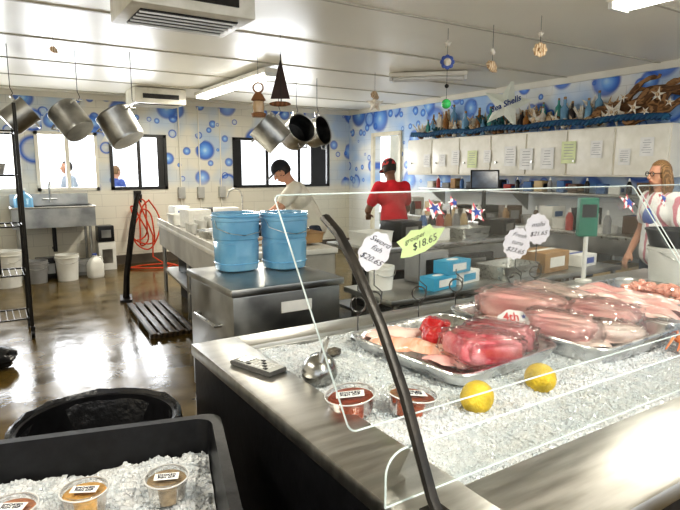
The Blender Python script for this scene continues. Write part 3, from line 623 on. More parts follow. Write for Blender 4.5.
# ---------------------------------------------------------------- back wall stuff
sk=thing('wash_sink','stainless wash sink on legs beneath window','sink',(.9,9.62,0))
bm=BM(); w,d,h=1.1,.6,.3
for x in (-w/2,w/2): box(bm,(x,0,.9),(.02,d,h))
for y in (-d/2,d/2): box(bm,(0,y,.9),(w,.02,h))
box(bm,(0,0,.76),(w,d,.02)); box(bm,(0,d/2,1.12),(w,.02,.22)); part(sk,'basin',bm,STEELD)
bm=BM(); tube(bm,[(x,y,1.05) for x,y in rrect(w+.03,d+.03,.03,3)],.015,6,True); part(sk,'rim',bm,STEEL)
for x in (-.48,.48):
    for y in (-.25,.25):
        bm=BM(); cyl(bm,(x,y,0),(x,y,.76),.02); part(sk,'leg',bm,STEELD)
bm=BM(); tube(bm,[(0,.26,1.1),(0,.26,1.35),(0,.2,1.42),(0,.08,1.42),(0,.04,1.34)],.013,8); cyl(bm,(-.1,.27,1.15),(.1,.27,1.15),.015); part(sk,'faucet',bm,STEEL)
bm=BM(); cyl(bm,(0,0,.76),(0,0,.35),.03); cyl(bm,(0,0,.38),(0,.25,.38),.025); part(sk,'drain_pipe',bm,BLACK)
for i,(x,y,z,s,m_) in enumerate(((.75,9.35,0,(.3,.25,.3),BLACK),(1.2,9.4,0,(.35,.3,.22),mat('grey_tote',(.25,.25,.24))),(1.64,9.7,0,(.26,.3,.45),WHITEP),(1.64,9.7,.46,(.24,.26,.25),BLACK))):
    carton((x,y,z),s,0,'storage box standing near the wash sink',m_,STEELD)
bucket((.98,9.0,0),.16,.38,'white bucket with printed side beneath the sink')
bucket((.22,8.9,0),.19,.5,'tall white bucket beside wire rack')
bucket((.58,9.0,.0),.15,.32,'grey bucket in shadow under the sink',mat('grey_plastic',(.3,.3,.3),rough=.4))
jg=thing('plastic_jug','translucent white jug with handle on floor','jug',(1.36,9.0,0),(0,0,.3))
bm=BM(); loft(bm,[[(x,y,z) for x,y in rrect(ww,dd,ww*.2,4)] for ww,dd,z in ((.2,.15,0),(.22,.17,.03),(.22,.17,.2),(.14,.12,.28),(.06,.06,.31),(.06,.06,.34))]); part(jg,'jug_body',bm,WHITEP)
bm=BM(); tube(bm,[(.03,0,.3),(.1,0,.3),(.12,0,.24),(.09,0,.18)],.012,8); part(jg,'handle',bm,WHITEP)
bm=BM(); cyl(bm,(0,0,.335),(0,0,.36),.034); part(jg,'cap',bm,BLUEP)
bj=thing('water_bottle','blue translucent round water bottle on sink edge','bottle',(.52,9.62,.775))
bm=BM(); lathe(bm,[(0,0),(.1,0),(.13,.03),(.13,.4),(.09,.46),(.03,.5),(.03,.53),(0,.53)],24); part(bj,'bottle_body',bm,BLUES)
bm=BM(); cyl(bm,(0,0,.525),(0,0,.55),.035); part(bj,'cap',bm,WHITEP)
hs=thing('garden_hose','orange-red rubber hose in a loose tangle on wall','hose',(2.25,9.83,0))
bm=BM(); pts=[]
loops=[(0,.18,1.12,.6),(-.12,.08,1.0,.25),(.15,.16,1.1,.4),(.02,.22,.95,.12)]
for li,(cx,rx,top,low) in enumerate(loops):
    nx_=loops[(li+1)%len(loops)]
    for i in range(36):
        f=i/36; a=f*2*math.pi; cxx=cx*(1-f)+nx_[0]*f; rr_=rx*(1-f)+nx_[1]*f; tp=top*(1-f)+nx_[2]*f; lw_=low*(1-f)+nx_[3]*f
        z=(tp+lw_)/2+(tp-lw_)/2*math.cos(a); pts.append((cxx+rr_*math.sin(a)*(1.3-.8*(z-lw_)/(tp-lw_))+.03*math.sin(i*.5+li*2),-.03-.02*li-.02*math.sin(i*.3),z))
pts+=[(.15,-.15,.5),(.12,-.2,.15),(.25,-.3,.05),(.4,-.5,.03),(.2,-.7,.025),(-.1,-.6,.025),(-.3,-.4,.025),(-.1,-.3,.03),(.25,-.45,.05),(.5,-.8,.025)]
tube(bm,pts,.013,7); part(hs,'hose_coil',bm,mat('red_hose_rubber',(.62,.07,.02),(.48,.05,.015),rough=.4))
bm=BM(); tube(bm,[(0,.16,1.15),(0,-.1,1.13),(0,-.12,1.2)],.014,6); box(bm,(0,.15,1.15),(.12,.03,.2)); part(hs,'wall_hook',bm,BLACKM)
for i,x in enumerate((3.0,3.35,3.75)):
    t=thing('electrical_conduit','grey electrical conduit with box on wall','conduit',(x,9.96,0),group='wall conduits')
    bm=BM(); cyl(bm,(0,0,.0),(0,0,2.7),.012); part(t,'pipe',bm,WHITEPAINT)
    bm=BM(); box(bm,(0,-.02,1.2),(.12,.08,.2),bev=.01); part(t,'junction_box',bm,mat('grey_box',(.5,.5,.48),rough=.4))
rk=thing('wire_rack','tall black wire shelving rack on casters','rack',(-.14,6.2,0))
for x in (-.45,.45):
    for y in (-.23,.23):
        bm=BM(); cyl(bm,(x,y,.1),(x,y,2.2),.016); part(rk,'post',bm,BLACKM)
        bm=BM(); cyl(bm,(x-.015,y,.05),(x+.015,y,.05),.05); box(bm,(x,y,.1),(.04,.05,.04)); part(rk,'caster',bm,BLACK)
for z in (.2,.62,1.08,1.55,1.95):
    bm=BM(); tube(bm,[(x,y,z) for x,y in rrect(.9,.46,.02,2)],.008,6,True)
    for i in range(16): box(bm,(-.42+.056*i,0,z),(.004,.45,.004))
    part(rk,'wire_shelf',bm,BLACKM)
carton((-.1,6.2,.63),(.4,.3,.3),0,'dark crate stored on wire rack',BLACK,BLACKM)
carton((-.2,6.2,1.09),(.35,.3,.12),0,'cardboard box stored on wire rack',BROWN)
bm=BM(); lathe(bm,[(0,0),(.14,0),(.17,.1),(.175,.1),(.15,.1),(.13,.01),(0,.01)],24); single('steel_bowl','steel bowl on top of wire rack','bowl',bm,STEELD,(.05,6.2,1.56))
bm=BM(); blob(bm,(0,0,.09),(.2,.16,.09),3,.2); single('black_bag','crumpled black bag lying on wet floor','bag',bm,mat('black_bag',(.02,.02,.022)),(-.05,5.2,0))
# ---------------------------------------------------------------- hanging stock pots
POT=mat('aluminium_pot',(.55,.55,.53),(.28,.28,.27),scale=5,rough=.28,metal=1,r2=.45)
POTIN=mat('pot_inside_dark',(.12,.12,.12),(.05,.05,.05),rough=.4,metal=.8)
def pot(loc,r,h,tiltdir,tilt,label):
    t=thing('stock_pot',label,'pot',loc,group='stock pots hung from ceiling')
    M=Matrix.Rotation(tiltdir,4,'Z')@Matrix.Rotation(tilt,4,'Y')
    def add(nm,bm,m): xf(bm,bm.verts[:],M); return part(t,nm,bm,m)
    bm=BM(); lathe(bm,[(0,-h/2),(r*.93,-h/2),(r,-h/2+.03),(r,h/2-.01),(r*1.04,h/2),(r*1.03,h/2+.008),(r*.97,h/2)],36); add('pot_body',bm,POT)
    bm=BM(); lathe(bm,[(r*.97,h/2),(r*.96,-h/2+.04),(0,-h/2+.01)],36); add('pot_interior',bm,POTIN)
    for s in (-1,1):
        bm=BM(); tube(bm,[(s*r,-.06,h*.3),(s*(r+.05),-.05,h*.3),(s*(r+.05),.05,h*.3),(s*r,.06,h*.3)],.009,6); add('handle',bm,STEEL)
    c=[M@Vector((s*(r+.05),0,h*.3)) for s in (-1,1)]; hk=max(c,key=lambda v:v.z)
    zt=H-loc[2]-.002
    bm=BM(); tube(bm,[hk+Vector((0,0,-.01)),hk+Vector((.02,0,.03)),(hk.x,hk.y,hk.z+.08),(hk.x,hk.y,zt)],.0035,6); part(t,'hanging_hook',bm,BLACKM)
SR=math.radians(-32.5)
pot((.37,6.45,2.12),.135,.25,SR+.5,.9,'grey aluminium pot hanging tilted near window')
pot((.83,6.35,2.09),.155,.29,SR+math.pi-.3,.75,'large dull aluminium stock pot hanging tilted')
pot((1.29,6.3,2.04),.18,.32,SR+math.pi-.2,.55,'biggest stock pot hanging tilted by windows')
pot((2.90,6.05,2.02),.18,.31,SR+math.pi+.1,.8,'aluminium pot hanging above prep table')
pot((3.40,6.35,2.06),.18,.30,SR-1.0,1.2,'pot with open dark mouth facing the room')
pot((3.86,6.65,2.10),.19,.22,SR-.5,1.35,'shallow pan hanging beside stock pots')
# ---------------------------------------------------------------- boat & lantern decoration
sb=thing('hanging_sailboat','dark model sail boat hanging from ceiling string','decoration',(2.36,4.72,2.36),(0,0,YAW))
bm=BM(); poly(bm,[(-.085,-.12),(.09,-.12),(.01,.24)],.006); part(sb,'sail',bm,mat('dark_sail',(.05,.025,.02),(.03,.015,.01),rough=.6))
bm=BM(); cyl(bm,(0.01,0,-.16),(0.01,0,.27),.005); cyl(bm,(0.01,0,.27),(.01,0,.44),.0018); part(sb,'mast',bm,BLACKM)
bm=BM(); blob(bm,(0,0,-.165),(.1,.03,.025),2,.05,taper=.2); part(sb,'hull',bm,mat('brown_wood',(.25,.1,.04),(.14,.06,.02),tex='wave',scale=8,rough=.4))
la=thing('hanging_lantern','rope-wrapped brown lantern with ring hanging','lantern',(2.20,4.84,2.22),(0,0,YAW))
BRW=mat('brown_rope',(.35,.17,.07),(.2,.09,.04),scale=30,rough=.6,tex='wave')
bm=BM(); lathe(bm,[(0,-.14),(.06,-.14),(.07,-.11),(.05,-.1)],20); part(la,'base',bm,BRW)
bm=BM(); lathe(bm,[(.05,.0),(.068,.01),(.04,.06),(.02,.08),(0,.08)],20); part(la,'hood',bm,BRW)
bm=BM(); lathe(bm,[(.048,-.1),(.055,-.05),(.048,0)],20); part(la,'glass_globe',bm,mat('amber_glass',(.6,.42,.25),rough=.2,coat=.5))
bm=BM(); tube(bm,[(.045*math.cos(a*math.pi/10),0,.12+.045*math.sin(a*math.pi/10)) for a in range(20)],.008,6,True); part(la,'ring',bm,BRW)
bm=BM(); cyl(bm,(0,0,.16),(0,0,.575),.0018); part(la,'hanging_cord',bm,BLACKM)
SHELL=mat('sea_shell',(.72,.58,.4),(.4,.25,.13),scale=18,rough=.45,tex='wave')
WSH=mat('white_coral',(.86,.83,.75),(.66,.58,.47),scale=25,rough=.6,bump=.4)
def orn(x,y,z,items,label):
    t=thing('hanging_ornament',label,'decoration',(x,y,z),group='ornaments hung from ceiling')
    bm=BM(); cyl(bm,(0,0,0),(0,0,H-z-.002),.0018,n=5); part(t,'string',bm,BLACKM)
    for kind,dz,s,m in items:
        bm=BM(); B=Matrix.Rotation(YAW,4,'Z')
        if kind=='ball': sph(bm,(0,0,dz),s)
        if kind=='star': puffstar(bm,s,s*.25,Matrix.Translation((0,0,dz))@B)
        if kind=='shell': blob(bm,(0,0,dz),(s,s*.6,s*.8),dz*9,.3,rot=(0,.6,0),taper=.5)
        if kind=='flower':
            for i in range(8): a=i*math.pi/4; sph(bm,(s*.62*math.cos(a),0,dz+s*.62*math.sin(a)),(s*.36,s*.15,s*.36),n=8)
            sph(bm,(0,0,dz),s*.35,n=8); xf(bm,bm.verts[:],B)
        part(t,kind+'_pendant',bm,m)
orn(3.48,3.74,2.17,[('flower',.35,.065,BLUEP),('ball',.35,.035,WSH),('star',.5,.04,WSH),('ball',.0,.042,mat('green_glass',(.05,.6,.15),rough=.1,coat=.5)),('ball',.15,.018,BLACKM)],'blue flower and green ball on string')
orn(3.72,3.45,2.46,[('shell',0,.06,SHELL),('shell',.12,.03,WSH)],'string of small beige shells')
orn(3.82,3.05,2.54,[('flower',0,.06,SHELL),('star',.12,.03,WSH)],'beige shell rosette hanging on string')
orn(4.25,5.86,2.42,[('star',0,.12,WSH),('shell',.1,.06,SHELL)],'pale starfish and shell hanging on string')
orn(.55,4.9,2.5,[('shell',0,.03,SHELL)],'small shell hanging on a thread')
# ---------------------------------------------------------------- right wall cupboards
wc=thing('wall_cupboard','long white wall cupboard with sliding doors','cupboard',(6.42,5.44,1.81))
L_=4.4
bm=BM(); box(bm,(0,0,0),(.32,L_,.58),bev=.006); part(wc,'body',bm,WHITEPAINT)
for i in range(7):
    y=-L_/2+L_*(i+.5)/7
    bm=BM(); box(bm,(-.17,y,0),(.02,L_/7-.03,.54),bev=.004); d_=part(wc,'door',bm,mat('cupboard_door',(.86,.84,.77),(.78,.76,.68),rough=.3))
    bm=BM(); cyl(bm,(-.18,y+.2,-.1),(-.21,y+.2,-.1),.014); part(d_,'knob',bm,STEEL)
for i in range(12):
    y=3.45+i*.33+R.uniform(-.05,.05); z=1.76+R.uniform(-.03,.1); h=R.uniform(.18,.3); w=h*.75
    t=thing('paper_notice','white printed notice taped to cupboard door','paper',(6.228-.0006*i,y,z),(0,0,0),group='notices on cupboards')
    bm=BM(); box(bm,(0,0,0),(.002,w,h)); part(t,'sheet',bm,PAPER if i not in (3,8) else mat('yellow_green_note',(.75,.82,.5),rough=.6))
    bm=BM()
    for k2 in range(6): box(bm,(-.0016,0,h*.35-h*.13*k2),(.001,w*R.uniform(.4,.8),h*.025))
    part(t,'printed_lines',bm,mat('grey_ink',(.4,.4,.43),rough=.6))
TEAL=mat('dark_blue_rope',(.02,.10,.22),(.012,.06,.15),scale=5,rough=.55,bump=.5,bscale=60)
TEAL2=mat('teal_strand',(.02,.13,.25),(.012,.08,.16),scale=5,rough=.55,bump=.5,bscale=60)
rp=thing('rope_garland','dark blue twisted rope swag along cupboard top','rope',(6.30,5.44,2.12))
for s_ in range(3):
    bm=BM(); pts=[]
    for i in range(300):
        q=i/299; a=q*2*math.pi*24+s_*2*math.pi/3
        pts.append((-.03+.02*math.cos(a)+.02*math.sin(q*20),-2.15+4.3*q,.045+.03*abs(math.sin(q*14))+.02*math.sin(a)))
    tube(bm,pts,.022,7); part(rp,'rope_strand',bm,TEAL if s_!=1 else TEAL2)
DRIFT=mat('driftwood',(.36,.2,.09),(.14,.07,.03),scale=7,rough=.6,tex='wave',stretch=(1,1,4),bump=.5,bscale=20)
dw=thing('driftwood_branch','large twisted piece of brown driftwood on cupboard','driftwood',(6.44,3.6,2.16))
for j,(y0,z0_,y1,z1,r0) in enumerate(((.65,.08,-.35,.36,.08),(.45,.12,-.32,.44,.06),(.2,.05,-.34,.16,.085),(.65,.05,.1,.36,.055),(.35,.2,-.1,.52,.045),(-.05,.2,-.34,.52,.04),(.75,.04,.3,.2,.05),(.1,.1,-.3,.3,.07))):
    pts=[];rad=[]
    for i in range(14):
        f=i/13; pts.append((.03*math.sin(f*6+j*2)+.05*math.sin(j*3),y0+(y1-y0)*f+.04*math.sin(f*9+j),z0_+(z1-z0_)*f+.035*math.sin(f*11+j*1.7))); rad.append(r0*(1.05-.7*f)*(1+.2*math.sin(i*2.1)))
    bm=BM(); tube(bm,pts,rad,8); part(dw,'limb',bm,DRIFT)
bst=thing('wooden_star','big white starfish with blue lettering standing on cupboard','decoration',(6.24,5.5,2.50),(0,0,-math.pi/2+.45))
bm=BM(); puffstar(bm,.36,.05,Matrix.Identity(4),.42,rot=78); part(bst,'star_body',bm,mat('white_star_wood',(.88,.9,.82),(.72,.76,.66),rough=.5,scale=4),False)
text(bst,'Sea Shells',.11,mat('dark_blue_ink',(.02,.06,.25)),(0,-.056,0),(math.pi/2,-.35,0),off=.002,sp=.8,shear=.3)
bm=BM(); cyl(bm,(0,.02,-.2),(0,.1,-.385),.012); part(bst,'prop',bm,DRIFT)
BOTS=[SHELL,WSH,mat('amber_bottle',(.3,.13,.03),rough=.15,coat=.6),mat('sea_green_bottle',(.1,.4,.35),rough=.15,coat=.6),mat('dark_figurine',(.04,.03,.03),rough=.4),mat('clear_blue_bottle',(.2,.4,.6),rough=.1,coat=.6)]
n_=92
for i in range(n_):
    y=3.95+3.55*(i+R.random())/n_; row=i%3; x=(6.36,6.44,6.52)[row]; q=R.random()
    zb=2.12+(.0,.06,.14)[row]
    if q<.34:
        r=R.uniform(.08,.17)
        t=thing('starfish','dried beige starfish standing on cupboard','starfish',(x,y,zb+r*.85),(R.uniform(-.2,.2),R.uniform(-.6,.6),-math.pi/2+R.uniform(-.4,.4)),group='shells and starfish on cupboard')
        bm=BM(); puffstar(bm,r,r*.2,Matrix.Identity(4),.34); part(t,'arms',bm,WSH if q<.24 else SHELL)
        bm=BM(); sph(bm,(0,-r*.1,0),(r*.25,r*.15,r*.25),n=8); part(t,'center_disc',bm,SHELL)
    elif q<.62:
        t=thing('sea_shell','ridged brown and cream sea shell on cupboard','shell',(x,y,zb+.07),(0,R.uniform(-.5,.5),R.random()*6),group='shells and starfish on cupboard')
        s=R.uniform(.05,.09); bm=BM(); blob(bm,(0,0,0),(s,s*.75,s*.8),i,.35,taper=.6,n=16); part(t,'whorl',bm,R.choice([SHELL,WSH,WSH,DRIFT]))
        bm=BM(); tube(bm,[(s*.5*math.cos(a_),s*.35*math.sin(a_),s*.1*a_/3) for a_ in [k_*.6 for k_ in range(12)]],s*.14,6); part(t,'spiral_ridge',bm,SHELL)
    elif q<.9:
        s=R.uniform(1.0,1.8); t=thing('decorative_bottle','small glass bottle among the shells','bottle',(x,y,zb),(0,0,0),group='bottles on the cupboard')
        bm=BM(); lathe(bm,[(0,0),(.03*s,0),(.032*s,.01),(.032*s,.12*s),(.012*s,.15*s),(.012*s,.19*s),(0,.19*s)],14); part(t,'bottle_body',bm,R.choice(BOTS))
        bm=BM(); cyl(bm,(0,0,.188*s),(0,0,.21*s),.010*s,.011*s,10); part(t,'cork',bm,BROWN)
    else:
        t=thing('dried_coral','knobbly branching coral piece on cupboard','coral',(x,y,zb+.01),(0,0,R.random()*6),group='coral pieces on cupboard')
        s=R.uniform(.15,.28); bm=BM(); blob(bm,(0,0,.015),(.05,.05,.03),i,.2,n=12); part(t,'base',bm,DRIFT)
        bm=BM()
        for k2 in range(10):
            a_=R.uniform(-.04,.04);b_=R.uniform(-.07,.07); tube(bm,[(0,0,.0),(a_,b_,s*.5),(a_*1.6+R.uniform(-.03,.03),b_*1.8+R.uniform(-.03,.03),s*R.uniform(.7,1))],[.016,.014,.010],6)
        part(t,'branches',bm,R.choice([WSH,SHELL,mat('dark_teal_plant',(.03,.12,.14))]))
for i in range(6):
    y=3.3+.13*i; r=.06+.03*(i%2)
    t=thing('starfish','white starfish resting against driftwood','starfish',(6.27,y,2.32+.1*math.sin(i*2)),(0,R.uniform(-.6,.6),-math.pi/2),group='shells and starfish on cupboard')
    bm=BM(); puffstar(bm,r,r*.2,Matrix.Identity(4),.3); part(t,'arms',bm,WSH)
    bm=BM(); sph(bm,(0,-r*.1,0),(r*.25,r*.15,r*.25),n=8); part(t,'center_disc',bm,SHELL)
# ---------------------------------------------------------------- wall counter (right wall)
wk=thing('work_counter','long stainless work counter along the mural wall','counter',(6.1,5.15,0))
bm=BM(); box(bm,(0,0,.885),(.9,5.0,.05),bev=.01); part(wk,'counter_top',bm,STEEL)
bm=BM(); box(bm,(.0,0,.25),(.85,4.9,.03)); part(wk,'lower_shelf',bm,STEELD)
bm=BM(); box(bm,(-.44,0,.78),(.02,4.95,.17)); part(wk,'apron',bm,STEELD)
for y in (-2.4,-1.2,0,1.2,2.4):
    for x in (-.4,.4):
        bm=BM(); cyl(bm,(x,y,0),(x,y,.86),.022); part(wk,'leg',bm,STEELD)
sh=thing('wall_shelf','stainless shelf above the work counter','shelf',(6.35,5.3,1.3))
bm=BM(); box(bm,(0,0,0),(.4,3.8,.03),bev=.006); part(sh,'shelf_board',bm,STEELD)
for y in (-1.7,0,1.7):
    bm=BM(); poly(bm,[(0,0),(.35,0),(0,-.25)],.02,Matrix.Translation((.19,y,-.01))@Matrix.Rotation(math.pi,4,'Z')); part(sh,'bracket',bm,STEELD,False)
cols=[mat('box_blue',(.06,.15,.35)),BROWN,WHITEP,BLACK,mat('box_grey',(.3,.3,.3)),STYRO,mat('box_red',(.45,.06,.05)),mat('box_tan',(.6,.45,.25)),BLACK,mat('box_dark_brown',(.12,.07,.04))]
def bottle(loc,m,label,s=1,group='bottles on the shelf'):
    t=thing('squeeze_bottle',label,'bottle',loc,group=group); bm=BM(); lathe(bm,[(0,0),(.035*s,0),(.037*s,.01),(.037*s,.13*s),(.02*s,.17*s),(.015*s,.18*s),(0,.18*s)],16); part(t,'bottle_body',bm,m)
    bm=BM(); cyl(bm,(0,0,.178*s),(0,0,.22*s),.016*s,.009*s,12); part(t,'cap',bm,WHITEP)
for i in range(21):
    y=3.5+i*.178
    if i%3==1: bottle((6.28,y,1.317),R.choice(cols),'small plastic bottle on the shelf',.85)
    else: carton((6.33,y,1.317),(R.uniform(.12,.18),R.uniform(.1,.15),R.uniform(.07,.17)),R.uniform(-.2,.2),'small stock box on steel shelf',R.choice(cols),R.choice(cols))
for i in range(18):
    y=2.9+i*.265
    if i%2: hoteltray((5.92+R.uniform(-.08,.1),y,.911),.3,.22,R.uniform(.05,.14),R.uniform(-.12,.12),'steel or white pan on work counter',R.choice([STEEL,WHITEP,STEELD]))
    else: carton((5.95+R.uniform(-.1,.15),y,.911),(R.uniform(.2,.3),R.uniform(.16,.22),R.uniform(.1,.26)),R.uniform(-.15,.15),'stock box sitting on work counter',R.choice(cols),R.choice(cols))
for i in range(9):
    bottle((5.73,3.1+i*.47,.911),R.choice(cols),'squeeze bottle at the edge of work counter',1.15,'bottles on work counter')
for i in range(8):
    y=2.95+i*.6; carton((6.0,y,.267),(.4,.4,R.uniform(.2,.36)),R.uniform(-.1,.1),'supply box stored under work counter',R.choice(cols),R.choice(cols))
po=thing('point_of_sale_terminal','black touchscreen register on short stand','monitor',(5.78,5.42,.911),(0,0,-.7))
bm=BM(); box(bm,(0,0,.015),(.26,.24,.03),bev=.008); cyl(bm,(0,0,.02),(0,0,.45),.03); part(po,'stand',bm,BLACK)
bm=BM(); box(bm,(0,-.03,.56),(.38,.04,.26),rot=(-.15,0,0),bev=.01); part(po,'monitor_case',bm,BLACK)
bm=BM(); box(bm,(0,-.053,.562),(.34,.003,.22),rot=(-.15,0,0)); part(po,'screen',bm,mat('screen_dim',(.06,.09,.14),(.03,.04,.06),scale=6,emis=.25,rough=.15))
lt=thing('service_table','low stainless table with shelf behind display counter','table',(3.35,2.98,0))
bm=BM(); box(bm,(0,0,.77),(2.5,.55,.04),bev=.01); part(lt,'table_top',bm,STEELD)
bm=BM(); box(bm,(0,0,.3),(2.4,.5,.03)); part(lt,'lower_shelf',bm,STEELD)
for x in (-1.18,1.18):
    for y in (-.24,.24):
        bm=BM(); cyl(bm,(x,y,0),(x,y,.76),.02); part(lt,'leg',bm,STEELD)
CY=mat('cyan_print',(.05,.4,.65),rough=.5)
for i,(x,y,z,rz) in enumerate(((2.62,2.85,.791,.2),(2.92,2.92,.791,.2),(2.78,2.88,.884,.15))):
    t=thing('glove_box','blue and white disposable glove box','glove box',(x,y,z),(0,0,rz),group='glove boxes on service table')
    bm=BM(); box(bm,(0,0,.045),(.26,.13,.09),bev=.003); part(t,'box_body',bm,CY if i!=1 else PAPER)
    bm=BM(); sph(bm,(0,0,.09),(.06,.03,.006),n=10); part(t,'glove_opening',bm,PAPER)
    bm=BM(); box(bm,(0,-.067,.045),(.15,.002,.05)); part(t,'printed_panel',bm,PAPER if i!=1 else CY)
hoteltray((3.38,2.90,.791),.45,.3,.1,.1,'deep steel pan on service table')
carton((3.85,2.95,.791),(.35,.28,.16),.1,'brown cardboard box on service table',BROWN,STYRO)
carton((4.3,2.95,.791),(.25,.25,.1),.1,'white wrap dispenser box on service table',STYRO,BLUEP)
carton((3.25,3.17,.791),(.4,.1,.16),-.1,'dark tall box at the back of service table',BLACK,STEELD)
carton((2.75,3.12,.791),(.3,.16,.22),.1,'grey supply box behind the glove boxes',mat('box_grey',(.3,.3,.3)),BLACK)
bucket((2.28,3.05,.79),.09,.16,'small white pail on service table')
mt=thing('steel_work_table','stainless work table with pans and wraps','table',(3.95,4.3,0),(0,0,0))
bm=BM(); box(bm,(0,0,.885),(2.3,.7,.05),bev=.01); part(mt,'table_top',bm,STEEL)
bm=BM(); box(bm,(0,0,.3),(2.2,.62,.03)); part(mt,'lower_shelf',bm,STEELD)
bm=BM(); box(bm,(0,-.34,.78),(2.25,.02,.16)); part(mt,'apron',bm,STEELD)
for x in (-1.1,1.1):
    for y in (-.3,.3):
        bm=BM(); cyl(bm,(x,y,0),(x,y,.86),.022); part(mt,'leg',bm,STEELD)
carton((4.75,4.25,.911),(.3,.3,.16),.3,'black tray stack on work table',BLACK,STEELD)
hoteltray((4.25,4.2,.911),.45,.3,.1,.1,'steel pan on work table',STEEL)
carton((3.80,4.25,.911),(.25,.3,.12),-.2,'white foam box on work table',STYRO)
carton((3.45,4.3,.911),(.28,.3,.2),.1,'dark equipment box on work table',BLACK,STEELD)
hoteltray((3.05,4.25,.911),.35,.3,.12,.1,'white tub on work table',WHITEP)
for i,(x,m_,z) in enumerate(((3.2,BLACK,.35),(3.75,mat('box_grey',(.3,.3,.3)),.3),(4.3,BLACK,.4),(4.8,BROWN,.25))):
    carton((x,4.25,.316),(.45,.4,z),.05,'storage crate under work table',m_,BLACKM)
    carton((x,4.25,.002),(.45,.45,.26),-.05,'dark tote on floor under work table',BLACK,STEELD)
for i in range(6): bottle((3.95+.12*i,4.55,.911),cols[(i*3)%8],'squeeze bottle standing on work table',1.2,'bottles on work table')
# ---------------------------------------------------------------- people
def cap_(bm,p0,p1,r0,r1,n=12):
    p0=Vector(p0);p1=Vector(p1)
    if (p1-p0).length>1e-4: cyl(bm,p0,p1,r0,r1,n)
    sph(bm,p0,r0,n=n); sph(bm,p1,r1,n=n)
def remeshed(name,bm,m,par,vox=.012,smooth=4):
    me=bpy.data.meshes.new(name); bm.to_mesh(me); bm.free(); o=bpy.data.objects.new('tmp',me); C.objects.link(o)
    md=o.modifiers.new('r','REMESH'); md.mode='VOXEL'; md.voxel_size=vox
    s=o.modifiers.new('s','SMOOTH'); s.iterations=smooth; s.factor=.5
    dg=bpy.context.evaluated_depsgraph_get(); me2=bpy.data.meshes.new_from_object(o.evaluated_get(dg)); bpy.data.objects.remove(o)
    for p in me2.polygons: p.use_smooth=True
    me2.materials.clear(); me2.materials.append(m)
    o=bpy.data.objects.new(name,me2); C.objects.link(o); o.parent=par; return o
